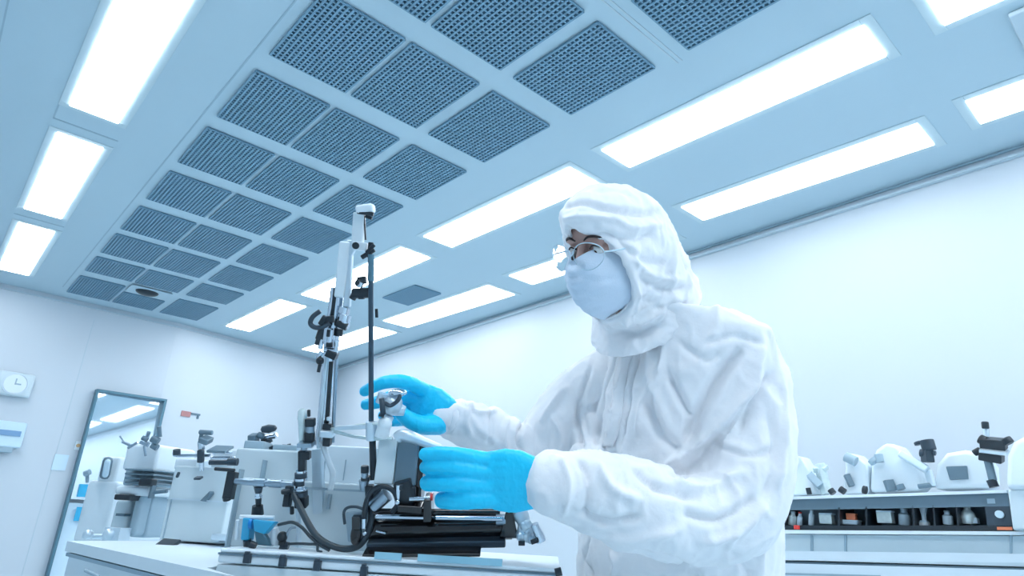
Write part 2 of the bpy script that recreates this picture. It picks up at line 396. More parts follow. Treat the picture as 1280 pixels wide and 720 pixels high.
t = thing('instrument_table', tuple(tp((uL+uR)/2, .2, 0)), 'white instrument bench carrying the steel column and black motor stage', 'bench')
b = MB(); b.box(tp((uL+uR)/2, .21, TZ-.008), (uR-uL, .42, .016), TAX); b.build('tabletop', 'white', t, bevel=.004)
seam_u = (on(2, TZ, 514, 706)-TO).dot(TU)
for (a, c) in ((uL, seam_u-.002), (seam_u+.002, uR)):
    b = MB(); b.box(tp((a+c)/2, .012, TZ-.033), (c-a, .02, .028), TAX); b.build('rail', 'cab', t, bevel=.002)
    b = MB(); b.box(tp((a+c)/2, .025, TZ-.30), (c-a, .02, .48), TAX); b.build('front_panel', 'white', t, bevel=.003)
b = MB(); b.box(tp((uL+uR)/2, .20, TZ+.0055), (uR-uL-.004, .40, .008), TAX); b.build('plinth', 'white', t, bevel=.003)
b = MB(); b.box(tp((uL+uR)/2, .008, TZ), (uR-uL, .02, .0035), TAX); b.build('shadow_strip', 'mid', t)  # solid dark strip standing in for the shadow line below the plinth
for s in (uL+.01, uR-.01):
    b = MB(); b.box(tp(s, .21, TZ-.48), (.02, .36, .92), TAX); b.build('side_panel', 'cab', t, bevel=.003)
b = MB(); b.box(tp((uL+uR)/2, .4, TZ-.48), (uR-uL, .02, .9), TAX); b.build('back_panel', 'cab', t)
for px, py in ((311, 695), (355, 699), (398, 704), (456, 711)):
    p = onplane(TO, TV, px, py)
    b = MB(); b.box(p-TV*.002-Z*.004, (.013, .014, .017), TAX); b.box(p-TV*.008+Z*.006, (.009, .008, .005), TAX); b.build('latch', 'dark2', t, bevel=.0015)
b = MB(); p = onplane(TO, TV, 575, 700); p2 = onplane(TO, TV, 628, 702)
b.box(p-TV*.001, ((p2-p).length*2, .006, .012), TAX); b.build('blue_strip', 'screen', t)
b = MB(); p = onplane(TO, TV, 485, 695); b.box(p+TV*.001, (.05, .006, .012), TAX); b.build('blue_strip', 'screen', t)
b = MB(); pc(b, 694, 716, 702, 714, 5, 1.12); b.build('corner_knob', 'dark', t, smooth=True)

# ---- pale vacuum chamber cabinet at the back left of the bench
t = thing('chamber_cabinet', tuple(W(360, 680, 1.42)), 'pale blue grey chamber cabinet standing behind the steel column', 'cabinet')
b = MB(); pb(b, 290, 603, 475, 686, 1.36, .16); b.build('body', 'cab', t, bevel=.006)
b = MB(); pb(b, 290, 562, 374, 601, 1.44, .12); b.build('upper_body', 'cab', t, bevel=.006)
b = MB(); pb(b, 380, 558, 478, 604, 1.42, .10); b.build('upper_body', 'white', t, bevel=.004)
b = MB(); pb(b, 304, 551, 330, 563, 1.5, .05); pb(b, 340, 556, 372, 563, 1.5, .05); b.build('top_ledge', 'grey', t, bevel=.003)
for x0 in (326, 404, 430):
    b = MB(); pb(b, x0, 575, x0+1.2, 600, 1.415, .03); b.build('panel_joint', 'grey', t)
b = MB(); pb(b, 409, 618, 412, 636, 1.357, .01); b.build('slot', 'grey', t)
b = MB(); pb(b, 378, 611, 473, 613.5, 1.352, .01); b.build('ledge_line', 'grey', t)
b = MB(); pb(b, 289, 588, 291, 688, 1.355, .02); b.build('edge_strip', 'grey', t)
# translucent tube standing at right of column foot
b = MB(); pt(b, [(402, 552), (410, 575), (416, 592), (413, 612)], 3.6, 1.34); b.build('pale_tube', 'white', t, smooth=2)

# ---- horizontal pipe manifold left of the column
t = thing('pipe_manifold', tuple(W(330, 640, 1.3)), 'horizontal steel pipe with black clamps left of the column foot', 'pipe')
b = MB(); pc(b, 284, 601, 366, 606, 3.9, 1.31); pc(b, 318, 603, 332, 603.5, 5.4, 1.31); pc(b, 337, 604, 352, 605, 5, 1.31); b.build('pipe', 'steel', t, smooth=True)
b = MB(); pb(b, 280, 590, 291, 623, 1.30, .02); pc(b, 283, 618, 284, 626, 5, 1.30); pc(b, 268, 586, 294, 588, 2.2, 1.31); b.build('clamp', 'dark', t, bevel=.002)
b = MB(); pc(b, 262, 578, 294, 578, 3.2, 1.33); pc(b, 285, 577, 297, 577.5, 4.6, 1.33); b.build('side_rod', 'dark2', t, smooth=True)
b = MB(); pc(b, 323, 609, 323, 616, 5.5, 1.31, r1=4); b.build('tee_fitting', 'dark2', t, smooth=True)
b = MB(); pc(b, 323, 616, 323, 624, 3.6, 1.31); pc(b, 323, 620, 323, 622, 4.8, 1.31); b.build('fitting', 'chrome', t, smooth=True)
b = MB(); pc(b, 323, 622, 323, 633, 4, 1.31, r1=3.2); pc(b, 322, 632, 322, 643, 6.5, 1.31, r1=7.5); b.build('black_fitting', 'dark', t, smooth=True)
b = MB(); pb(b, 354, 608, 362, 633, 1.29, .02); pc(b, 357, 612, 357, 617, 5.5, 1.285); pc(b, 365, 633, 365, 643, 2.6, 1.29); b.build('clamp', 'dark', t, bevel=.002)
# blue valve
t = thing('blue_valve', tuple(W(318, 690, 1.28)), 'bright blue plastic valve with a white knob at the bench edge', 'valve')
b = MB(); b.loft([[W(x, y, 1.27)+TV*o for (x, y, o) in r] for r in
   ([(303, 647, 0), (303, 647, .02), (300, 675, .02), (300, 675, 0)], [(314, 648, -.005), (314, 648, .025), (311, 676, .025), (311, 676, -.005)])]); b.build('blue_body', 'cyan', t, bevel=.003)
b = MB(); b.prism([W(315, 649, 1.262), W(344, 652, 1.262), W(337, 660, 1.262), (W(330, 668, 1.262)), W(317, 664, 1.262)], TV*.022); b.build('blue_lever', 'cyan', t, bevel=.003)
b = MB(); pc(b, 312, 655, 316, 655, 6, 1.268); b.build('blue_hub', 'blue', t, smooth=True)
b = MB(); pc(b, 300, 646, 343, 647, 2.5, 1.275); pc(b, 297, 650, 295, 674, 2.2, 1.275); b.build('white_rim', 'white', t, smooth=True)
b = MB(); b.prism([W(317, 663, 1.268), W(329, 666, 1.268), (W(334, 674, 1.268)), W(339, 683, 1.268), W(320, 681, 1.268)], TV*.018); b.build('lower_body', 'teal', t, bevel=.003)
b = MB(); pc(b, 346, 678, 343, 660, 8, 1.285, 1.285, r1=4); b.build('white_knob', 'white', t, smooth=True)
b = MB(); pc(b, 309, 675, 311, 690, 5, 1.27, r1=6); b.build('foot', 'dark', t, smooth=True)
b = MB(); pc(b, 313, 680, 320, 683, 4.5, 1.24); b.build('outlet', 'dark', t, smooth=True)
# small black fitting in front of the cabinet
t = thing('black_tap', tuple(W(353, 690, 1.27)), 'small black tap fitting between the blue valve and the hose', 'tap')
b = MB(); b.ball(W(353, 671, 1.27), mpx(6.5, 1.27)); pc(b, 353, 672, 353, 680, 4, 1.27, r1=5); b.build('tap_body', 'dark', t, smooth=True)
b = MB(); pc(b, 351, 681, 361, 682, 4.2, 1.27); pc(b, 354, 684, 354, 692, 5.2, 1.26, r1=6); b.build('tap_base', 'dark2', t, smooth=True)
b = MB(); pt(b, [(358, 672), (360, 665), (364, 660), (370, 659)], 1.6, 1.27); b.build('tap_spout', 'steel', t, smooth=2)

# ---- tall column instrument
t = thing('steel_column', tuple(W(398, 686, 1.36)), 'tall leaning polished steel column with black clamps and a pale top arm', 'instrument column')
b = MB(); pc(b, 402, 556, 413, 437, 8.2, 1.36); b.build('outer_tube', 'chrome', t, smooth=True)
b = MB(); pbar(b, 407.5, 545, 414, 452, 5, 1.348, th=.004); b.build('dark_strip', 'dark', t)  # dark strip painting a dark reflection onto the polished tube
b = MB(); pc(b, 416, 553, 421, 437, 2.2, 1.35); b.build('guide_rod', 'steel', t, smooth=True)
b = MB(); pc(b, 398, 560, 409, 440, 2.5, 1.345); b.build('guide_rod', 'alu', t, smooth=True)
b = MB(); pc(b, 413, 440, 422, 360, 9, 1.36, r1=8.5); b.build('middle_tube', 'chrome', t, smooth=True)
b = MB(); pbar(b, 415, 400, 419.5, 360, 4.5, 1.347, th=.004); b.build('dark_strip', 'dark', t)  # same painted dark reflection on the middle tube
b = MB(); pbar(b, 425, 372, 432, 302, 13, 1.352, th=.022); b.build('pale_arm', 'white', t, bevel=.004)
b = MB(); pbar(b, 434, 384, 438, 300, 8, 1.356, th=.018); b.build('pale_arm', 'alu', t, bevel=.003)
b = MB(); pbar(b, 447, 308, 449.5, 266, 14, 1.35, th=.02); b.build('head_block', 'white', t, bevel=.003)
b = MB(); pbar(b, 455, 264, 457, 300, 2, 1.345); pc(b, 457, 270, 465, 273, 2.2, 1.34); b.build('head_edge', 'dark', t)
b = MB(); pbar(b, 446, 263, 468, 260, 11, 1.34, th=.03); b.build('top_cap', 'white', t, bevel=.005)
b = MB(); pc(b, 447, 265, 467, 268, 2.4, 1.33); b.build('cap_lip', 'dark', t, smooth=True)
b = MB(); pbar(b, 436, 318, 446, 301, 9, 1.352, th=.016); b.build('shoulder', 'alu', t, bevel=.002)
b = MB(); pbar(b, 441, 307, 459, 309, 11, 1.345, th=.018); b.build('pivot_plate', 'white', t, bevel=.003)
b = MB(); pc(b, 444.5, 307, 444.7, 307.2, 4.4, 1.315, 1.335); b.build('pivot_screw', 'dark', t, smooth=True)
b = MB(); pbar(b, 464, 303, 462, 322, 6, 1.34); pc(b, 452, 322, 468, 312, 3, 1.34); pc(b, 458, 316, 468, 306, 2.4, 1.335); b.build('pivot_bracket', 'dark', t, bevel=.001)
b = MB(); pc(b, 464, 318, 463.5, 352, 4, 1.335); b.build('upper_rod', 'teal', t, smooth=True)
b = MB(); pc(b, 447, 351, 458, 350, 5, 1.34); b.ball(W(449, 354, 1.335), mpx(5.5, 1.34)); pc(b, 441, 367, 464, 366, 6.5, 1.34); pc(b, 440, 374, 447, 362, 4.4, 1.34); pbar(b, 452, 360, 452, 374, 7, 1.338); b.build('cross_clamp', 'dark', t, bevel=.001)
b = MB(); pc(b, 449, 359, 452, 353, 3.6, 1.332); b.build('clamp_screw', 'chrome', t, smooth=True)
b = MB(); pc(b, 470.5, 386, 471, 397, 1.9, 1.335); b.build('side_pin', 'dark', t)
b = MB()
for k, (y, r) in enumerate(((388, 7.2), (397, 8.2), (405, 6.8))): pc(b, 431+.2*k, y-4, 429+.2*k, y+4, r, 1.345)
b.build('knuckle', 'chrome', t, smooth=True)
b = MB(); pc(b, 421, 403, 434, 409, 5, 1.34); pc(b, 424, 411, 423, 420, 5, 1.345); b.build('black_collar', 'dark', t, smooth=True)
b = MB(); pt(b, [(400, 389, 1.33), (391, 396), (388, 404), (393, 409), (402, 409), (412, 404)], 3.1, 1.33); b.build('hook_handle', 'dark2', t, smooth=2)
b = MB(); pbar(b, 403, 400, 417, 399, 9, 1.335); pc(b, 400, 406, 407, 395, 3.4, 1.33); b.build('clamp_block', 'dark', t, bevel=.002)
b = MB(); pc(b, 403, 409, 398, 424, 4.2, 1.335); pc(b, 398, 424, 396, 431, 3, 1.335); b.build('black_lever', 'dark', t, smooth=True)
b = MB(); pc(b, 410, 410, 408, 426, 6, 1.338); pc(b, 414, 412, 412, 428, 4, 1.33); b.build('chrome_barrel', 'chrome', t, smooth=True)
b = MB(); pc(b, 411, 412, 410, 421, 2.2, 1.322); pc(b, 408, 431, 416, 431, 3.2, 1.326); pbar(b, 409, 440, 421, 446, 9, 1.335, th=.022); b.build('black_collar', 'dark', t, bevel=.001)
b = MB(); pc(b, 421, 425, 420, 438, 3.4, 1.33, r1=2.4); pc(b, 403, 424, 400, 436, 3, 1.335); pc(b, 406, 437, 422, 439, 3.6, 1.332); b.build('chrome_fitting', 'chrome', t, smooth=True)
b = MB(); b.ball(W(400, 451, 1.325), mpx(5, 1.33)); pc(b, 400, 455, 398, 465, 2.2, 1.325); b.build('black_knob', 'dark', t, smooth=True)
b = MB(); pc(b, 402, 440, 397, 448, 3, 1.33); pc(b, 399, 443, 401, 458, 1.8, 1.335); b.build('chrome_pin', 'chrome', t, smooth=True)
b = MB(); pbar(b, 404, 533, 415, 534, 8, 1.335); pbar(b, 405, 549, 414, 550, 15, 1.335, th=.02); b.build('foot_clamp', 'dark', t, bevel=.002)
b = MB(); pbar(b, 402, 541, 418, 542, 8, 1.33, th=.03); pc(b, 411, 521, 411, 526, 2.8, 1.335); b.build('foot_collar', 'alu', t, bevel=.002)
b = MB(); pbar(b, 397, 560, 400, 690, 13, 1.37, th=.02); b.build('foot_post', 'alu', t, bevel=.002)
# left valve tower beside the column
t = thing('valve_tower', tuple(W(375, 686, 1.30)), 'slim valve tower of stacked black and steel fittings left of the column', 'valve stack')
b = MB(); pc(b, 378, 522, 378, 552, 5.5, 1.33, r1=4); b.lathe(W(378, 511, 1.33), W(378, 524, 1.33), [(0, mpx(3, 1.3)), (.25, mpx(5.5, 1.3)), (1, mpx(6.2, 1.3))]); b.build('glass_bulb', 'glassy', t, smooth=True)
b = MB(); pbar(b, 386, 512, 386, 521, 4, 1.32); pbar(b, 388, 523, 388, 533, 11, 1.32); pbar(b, 387, 540, 387, 553, 11, 1.32); b.build('black_body', 'dark', t, bevel=.002)
b = MB(); pc(b, 388, 532, 388, 541, 5, 1.32); pbar(b, 374, 555, 392, 555, 5, 1.315, th=.03); pc(b, 380, 553, 380, 564, 4, 1.315); b.build('steel_collar', 'steel', t, smooth=True)
b = MB(); pbar(b, 378, 563, 378, 590, 9, 1.31); pbar(b, 378, 569, 388, 569, 10, 1.31); b.build('black_tee', 'dark', t, bevel=.002)
b = MB(); pc(b, 376, 591, 376, 597, 7.5, 1.305); pc(b, 374, 598, 374, 606, 6.5, 1.305); pc(b, 376, 614, 376, 620, 8.5, 1.30); b.build('dark_ring', 'dark2', t, smooth=True)
b = MB(); pc(b, 376, 588, 376, 591, 6, 1.305); pc(b, 376, 597, 376, 600, 8, 1.302); pc(b, 375, 607, 375, 614, 5.5, 1.303); pc(b, 376, 610.5, 376, 612, 8, 1.30); b.build('steel_ring', 'chrome', t, smooth=True)
b = MB(); pbar(b, 377, 620, 377, 634, 15, 1.30, th=.022); b.build('black_base', 'dark', t, bevel=.003)
b = MB(); pc(b, 372, 620, 374, 688, 3, 1.33); pc(b, 363, 604, 363, 640, 2.5, 1.32); b.build('support_rod', 'alu', t, smooth=True)
# black hose loop and thin cable
t = MB(); pt(t, [(367, 618, 1.29), (374, 632, 1.275), (384, 652, 1.26), (396, 670, 1.25), (412, 681, 1.245), (430, 686, 1.24), (447, 683, 1.24), (458, 670, 1.24), (464, 650, 1.25), (468, 628, 1.26), (476, 606, 1.27), (486, 596, 1.28)], 4.0, 1.26, n=14)
tag(t.build('hose', 'hose', smooth=2, off=W(430, 686, 1.24)), 'thick black hose sagging in a loop between valve tower and motor stage', 'hose')
t = MB(); pt(t, [(348, 656, 1.27), (356, 654, 1.265), (366, 653, 1.26), (377, 659, 1.258), (388, 671, 1.25), (400, 681, 1.245), (412, 688, 1.24)], 2, 1.26, n=10)
tag(t.build('cable', 'hose', smooth=2, off=W(377, 680, 1.25)), 'thin dark cable curving above the small black tap', 'cable')
t = MB(); pt(t, [(360, 680, 1.262), (372, 679.5, 1.255), (385, 680, 1.25), (396, 681, 1.245), (397, 688, 1.24), (402, 690, 1.235)], 1.7, 1.26, n=10)
tag(t.build('cable', 'hose', smooth=2, off=W(377, 690, 1.25)), 'short straight cable lying along the bench edge', 'cable')

# ---- rod and clear arms
t = thing('support_rod', tuple(W(466, 640, 1.27)), 'slender dark vertical rod in front of the far blue glove', 'rod')
b = MB(); pc(b, 463.5, 352, 464, 534, 3.2, 1.33, 1.29); b.build('rod', 'rodm', t, smooth=True)
b = MB(); pc(b, 465, 533, 467, 600, 4.2, 1.29, 1.27); b.build('lower_rod', 'dark', t, smooth=True)
b = MB(); pt(b, [(414, 536, 1.33), (436, 533, 1.31), (462, 530, 1.28), (480, 530, 1.27)], 1.7, 1.3); pt(b, [(414, 538, 1.33), (440, 545, 1.31), (468, 548, 1.28), (490, 548, 1.27)], 2.2, 1.3); b.build('clear_arm', 'glassy', t, smooth=2)
b = MB(); pbar(b, 420, 535, 460, 533, 5, 1.31, 1.285, th=.012); b.build('arm_plate', 'alu', t, bevel=.001)
b = MB(); pc(b, 464, 527, 464.5, 550, 7, 1.285); b.build('rod_collar', 'alu', t, smooth=True)
b = MB(); pc(b, 456, 582, 456, 592, 5, 1.27); pbar(b, 457, 595, 457, 602, 10, 1.268); pbar(b, 462, 606, 463, 646, 10, 1.265); b.build('rod_foot', 'dark', t, bevel=.002)
b = MB(); pc(b, 456, 591, 456, 597, 4.4, 1.266); pc(b, 455, 600, 455, 612, 6.5, 1.266, r1=5); b.build('rod_ring', 'steel', t, smooth=True)

# ---- black motor stage
t = thing('motor_stage', tuple(W(545, 690, 1.24)), 'black motor stage with a long horizontal cylinder under the near glove', 'motor stage')
b = MB(); pc(b, 464, 663, 640, 658, 15.5, 1.27, n=36); b.build('cylinder', 'black', t, smooth=True)
b = MB(); pc(b, 466, 640, 625, 641, 4.5, 1.255); b.build('top_rod', 'black', t, smooth=True)
b = MB(); pc(b, 545, 647.5, 628, 648.5, 3.2, 1.235); pc(b, 470, 646, 530, 647, 3.2, 1.235); b.build('bright_rail', 'chrome', t, smooth=True)
b = MB(); pbar(b, 462, 676, 632, 673, 9, 1.255, th=.06); b.build('base_plate', 'dark2', t, bevel=.003)
b = MB(); pbar(b, 460, 682, 602, 681, 4, 1.24, th=.10); b.build('foot_plate', 'black', t, bevel=.002)
b = MB(); b.prism([W(624, 673, 1.235), W(632, 639, 1.235), (W(641, 640, 1.235)), W(648, 673, 1.235)], TV*.07); b.build('end_plate', 'black', t, bevel=.003)
b = MB(); pc(b, 620, 650, 632, 650, 7, 1.245); b.build('end_cap', 'steel', t, smooth=True)
b = MB(); pbar(b, 536, 620, 536, 648, 10, 1.245, th=.05); pbar(b, 500, 630, 530, 632, 9, 1.25, th=.06); b.build('bracket', 'black', t, bevel=.003)
b = MB(); pc(b, 512, 624, 540, 623, 3.2, 1.235); b.build('bracket_rod', 'chrome', t, smooth=True)
b = MB(); pc(b, 538, 621, 541, 621, 4.5, 1.232); b.build('red_ring', 'red', t, smooth=True)
b = MB(); pb(b, 494, 552, 521, 606, 1.262, .05); b.build('black_block', 'mid', t, bevel=.004)
b = MB(); pb(b, 513, 550, 529, 626, 1.268, .04); b.build('black_back_block', 'black', t, bevel=.003)
b = MB(); pb(b, 470, 548, 494, 604, 1.265, .045); b.build('pale_block', 'cab', t, bevel=.003)
b = MB(); pbar(b, 503, 600, 510, 628, 22, 1.25, th=.03); pc(b, 500, 604, 500, 612, 6, 1.24); pc(b, 516, 608, 516, 622, 4, 1.24); b.build('lower_clamp', 'dark', t, bevel=.003)
b = MB(); pt(b, [(455, 655, 1.235), (457, 632, 1.235), (464, 615), (478, 608), (492, 614), (497, 630), (490, 640)], 3.4, 1.235, n=12); b.build('black_yoke', 'dark', t, smooth=2)
b = MB(); pc(b, 466, 634, 484, 618, 8, 1.25, r1=9); b.build('yoke_barrel', 'steel', t, smooth=True)
b = MB(); pc(b, 498, 606, 497, 632, 3.2, 1.235); b.ball(W(497, 628, 1.228), mpx(3.6, 1.23)); pc(b, 470, 664, 482, 667, 1.6, 1.238); b.build('steel_pin', 'chrome', t, smooth=True)
b = MB(); pt(b, [(431, 655, 1.24), (430, 640, 1.24), (436, 634), (448, 634), (460, 640)], 1.8, 1.24); b.build('bracket_edge', 'dark2', t, smooth=2)
b = MB(); b.prism([W(431, 640, 1.245), W(458, 637, 1.245), W(462, 676, 1.245), W(434, 678, 1.245)], TV*.02); b.build('side_bracket', 'grey', t, bevel=.004)
b = MB(); b.ball(W(445, 668, 1.236), (mpx(7, 1.24), mpx(4, 1.24), mpx(13, 1.24)), TAX); pbar(b, 446, 645, 446, 660, 10, 1.238); b.build('bracket_opening', 'black', t, smooth=True)
b = MB(); pc(b, 455, 648, 455, 660, 3, 1.23); b.ball(W(456, 667, 1.228), mpx(3, 1.23)); b.build('bracket_screw', 'chrome', t, smooth=True)
b = MB(); pt(b, [(499, 556, 1.255), (492, 548, 1.25), (502, 541), (512, 543), (524, 548), (538, 553), (549, 557)], [mpx(4, 1.25), mpx(7, 1.25), mpx(7, 1.25), mpx(5, 1.25)], 1.25) if False else b.tube([W(*p) for p in [(496, 548, 1.25), (502, 544, 1.25), (513, 546, 1.25), (526, 551, 1.26), (540, 556, 1.27), (550, 559, 1.28)]], [mpx(7, 1.25), mpx(8, 1.25), mpx(6, 1.25), mpx(4, 1.25)], 14, 6); b.build('pale_lever', 'alu', t, smooth=2)
b = MB(); pc(b, 477, 546, 481, 528, 9, 1.275, r1=8); b.ball(W(481, 530, 1.275), mpx(9, 1.27)); b.build('pale_stem', 'white', t, smooth=True)
b = MB(); b.ball(W(489, 505, 1.30), mpx(14, 1.3)); pc(b, 487, 520, 482, 530, 6, 1.29); pc(b, 480, 492, 476, 504, 7, 1.29); pc(b, 492, 510, 506, 514, 10, 1.31, r1=6); b.build('round_knob', 'alu', t, smooth=True)
b = MB(); b.tube([W(*p) for p in [(477, 513, 1.27), (480, 504, 1.272), (488, 507, 1.275), (497, 501, 1.275), (500, 495, 1.28)]], mpx(2.6, 1.28), 10, 5); pc(b, 477, 498, 479, 518, 3.4, 1.268); pc(b, 474, 518, 480, 520, 2.4, 1.268); b.build('knob_trim', 'dark2', t, smooth=2)
b = MB(); b.ball(W(497, 491, 1.29), (mpx(12, 1.3), mpx(7, 1.3), mpx(5, 1.3)), (RT, FW, UP)); b.build('knob_cap', 'chrome', t, smooth=True)
# silvery bellows at the right end
t = thing('bellows_fitting', tuple(W(655, 690, 1.2)), 'crumpled silvery fitting at the right end of the black cylinder', 'fitting')
b = MB()
random.seed(2)
b.tube([W(*p) for p in [(640, 638, 1.27), (650, 643, 1.25), (655, 655, 1.24), (656, 668, 1.235), (655, 678, 1.23)]], [mpx(4, 1.2), mpx(11, 1.2), mpx(8, 1.2), mpx(12, 1.2), mpx(8, 1.2)], 18, 8)
for i in range(6): b.ball(W(650+random.random()*14, 646+random.random()*30, 1.225), mpx(4+random.random()*3, 1.2))
b.build('silver_sleeve', 'alu', t, smooth=True)
b = MB(); pc(b, 648, 679, 656, 679, 3, 1.21); pc(b, 664, 678, 672, 675, 3, 1.21); b.build('black_foot', 'dark', t, smooth=True)
b = MB(); pc(b, 668, 655, 676, 676, 5, 1.22, r1=7); b.build('steel_fitting', 'chrome', t, smooth=True)

# ------------------------------------------------------------------ left bench and instruments behind
DL = 1.9
LAX = (V3((.62, -.785, 0)).normalized(), V3((.785, .62, 0)).normalized(), Z)
LZ = .93
p1 = on(2, LZ, 84, 676); p2 = on(2, LZ, 300, 722)
t = thing('side_bench', (p1.x+.5, (p1.y+p2.y)/2, 0), 'long white side bench at the lower left behind the instrument table', 'bench')
dv = (p2-p1).normalized(); dn_ = V3((-dv.y, dv.x, 0))
if dn_.dot(FW) < 0: dn_ = -dn_
BAX = (dv, dn_, Z)
cc = (p1+p2)/2; LL = (p2-p1).length
def tz(p, z): return V3((p.x, p.y, z))
poly = [p1, p2, tp(uL-.012, -.01, 0), tp(uL-.012, .43, 0), tp(uL+.62, .44, 0), p1+dn_*1.0+dv*.2, p1+dn_*.62-dv*.10]
b = MB(); b.prism([tz(p, LZ) for p in poly], (0, 0, -.024)); b.build('worktop', 'white', t)
b = MB(); b.box(cc+dn_*.012-Z*.031, (LL-.02, .02, .008), BAX); b.build('edge_strip', 'grey', t)
ctr = sum((V3(p) for p in poly), V3((0, 0, 0)))/len(poly)
b = MB(); b.prism([tz(ctr+(p-ctr)*.975, LZ-.035) for p in poly], (0, 0, -LZ+.04)); b.build('cabinet', 'white', t)
b = MB(); b.tube([on(2, LZ, 0, 0)*0+W(*p) for p in [(107, 713, 1.45), (113, 716, 1.44), (120, 719, 1.43), (126, 724, 1.42)]], .004, 8, 4); b.build('handle', 'grey', t, smooth=2)
def lz(x, y, d): return W(x, y, d)
# a) pale control cabinet at left with a dark oval window
t = thing('control_cabinet', tuple(W(125, 672, 2.1)), 'pale control cabinet with an oval grey window at the left end of the side bench', 'cabinet')
b = MB(); pb(b, 97, 602, 140, 676, 2.25, .3, LAX); b.build('body', 'white', t, bevel=.012)
b = MB(); pb(b, 122, 571, 148, 603, 2.3, .15, LAX); b.build('upper_body', 'white', t, bevel=.01)
b = MB(); pbar(b, 130, 599, 136, 571, 12, 2.27, th=.03); b.build('oval_ring', 'mid', t, bevel=.02)
b = MB(); pbar(b, 131, 597, 135, 574, 7, 2.24, th=.02); b.build('oval_window', 'pale', t, bevel=.015)
b = MB(); pc(b, 106, 592, 112, 590, 3.5, 2.25); pc(b, 109, 592, 109, 603, 2, 2.26); b.build('small_tap', 'grey', t, smooth=True)
# b) instrument with dark louvre head
t = thing('process_instrument', tuple(W(165, 672, 2.0)), 'white instrument with a dark louvred box and tangled fittings on top', 'instrument')
b = MB(); pb(b, 152, 555, 199, 588, 2.12, .2, LAX); b.build('head', 'white', t, bevel=.012)
b = MB()
for i in range(4): pb(b, 153, 586+i*5.4, 194, 588.6+i*5.4, 2.05, .14, LAX)
b.build('louvre', 'mid', t, bevel=.003)
b = MB(); pb(b, 152, 588, 195, 607, 2.08, .14, LAX); b.build('louvre_box', 'grey', t, bevel=.006)
b = MB(); pb(b, 172, 598, 190, 607, 2.03, .03, LAX); pb(b, 141, 618, 163, 625, 2.04, .06, LAX); b.build('dark_strip', 'dark', t, bevel=.004)
b = MB(); pb(b, 140, 608, 188, 619, 2.06, .16, LAX); b.build('shelf_body', 'white', t, bevel=.01)
b = MB(); pb(b, 163, 619, 188, 670, 2.1, .12, LAX); pb(b, 163, 620, 174, 668, 2.06, .1, LAX); b.build('column', 'grey', t, bevel=.01)
b = MB(); pb(b, 138, 626, 160, 668, 2.09, .12, LAX); b.build('lower_body', 'cab', t, bevel=.01)
b = MB(); pb(b, 144, 642, 156, 645, 2.07, .03, LAX); b.build('slot', 'mid', t)
b = MB(); pb(b, 187, 600, 190, 622, 2.03, .02, LAX); pc(b, 188, 616, 209, 614, 2.2, 2.04); b.build('pipe', 'mid', t)
b = MB()
for p in ((153, 552, 164, 557, 2), (160, 560, 172, 553, 1.6), (176, 552, 186, 556, 3), (186, 540, 183, 550, 2.4), (180, 557, 182, 570, 1.4), (150, 545, 158, 556, 1.2)): pc(b, p[0], p[1], p[2], p[3], p[4], 2.1)
b.build('steel_fittings', 'steel', t, smooth=True)
b = MB(); pc(b, 190, 548, 198, 552, 4.6, 2.08); pc(b, 190, 556, 197, 560, 4, 2.08); pc(b, 178, 547, 184, 550, 3, 2.08); pc(b, 199, 533, 200, 546, 2.4, 2.08); b.build('dark_fittings', 'mid', t, smooth=True)
b = MB(); pc(b, 104, 670, 160, 672, 3, 2.05); b.ball(W(110, 668, 2.03), mpx(6, 2)); b.ball(W(136, 668, 2.0), mpx(7, 2)); pb(b, 128, 660, 150, 676, 2.0, .05, LAX); b.build('base_fittings', 'alu', t, smooth=True)
# c) pale cabinets with pipework
t = thing('pipework_cabinet', tuple(W(245, 680, 1.8)), 'pale wide cabinet with dark pipework on top, left of the chamber cabinet', 'cabinet')
b = MB(); pb(b, 204, 585, 288, 674, 1.80, .2, LAX); b.build('body', 'cab', t, bevel=.006)
b = MB(); pb(b, 216, 573, 248, 587, 1.86, .14, LAX); pb(b, 262, 562, 305, 592, 1.86, .14, LAX); b.build('upper_body', 'white', t, bevel=.006)
for x0 in (208, 239):
    b = MB(); pb(b, x0, 625, x0+1, 672, 1.795, .02, LAX); b.build('panel_joint', 'grey', t)
b = MB(); pb(b, 204, 624.5, 288, 626, 1.795, .02, LAX); b.build('panel_joint', 'alu', t)
b = MB(); pc(b, 220, 569, 262, 569, 2.2, 1.84); pc(b, 218, 566, 223, 566, 4.6, 1.83); b.build('cross_pipe', 'steel', t, smooth=True)
b = MB(); pc(b, 221, 562, 221, 568, 4.4, 1.82); b.build('black_valve', 'dark2', t, smooth=True)
for a_ in ((251, 562, 251, 578, 7, 1.82), (248, 596, 248, 599, 9, 1.79), (221, 597, 224, 590, 3.6, 1.79)):
    b = MB(); pbar(b, *a_); b.build('black_valve', 'dark2', t, bevel=.003)
b = MB(); pc(b, 251, 552, 252, 562, 4, 1.83); pc(b, 252, 578, 252, 588, 3, 1.83); pc(b, 264, 573, 296, 573, 2.4, 1.82); pc(b, 266, 566, 290, 566, 1.5, 1.82); b.build('steel_neck', 'chrome', t, smooth=True)
b = MB(); pbar(b, 252, 548, 263, 552, 7, 1.81, th=.04); pc(b, 249, 540, 266, 541, 3, 1.81); pc(b, 253, 538, 250, 552, 2.4, 1.81); b.build('dark_handwheel', 'mid', t, bevel=.003)
b = MB(); pbar(b, 264, 561, 287, 562, 3.2, 1.83, th=.06); b.build('dark_lid', 'mid', t, bevel=.002)
b = MB(); b.prism([W(250, 626, 1.785), W(262, 614, 1.785), W(263, 617, 1.785), W(256, 627, 1.785)], LAX[1]*.02); b.build('indicator', 'mid', t)
b = MB(); pbar(b, 198, 679, 221, 681, 5, 1.70, th=.05); b.build('black_foot', 'dark', t, bevel=.004)
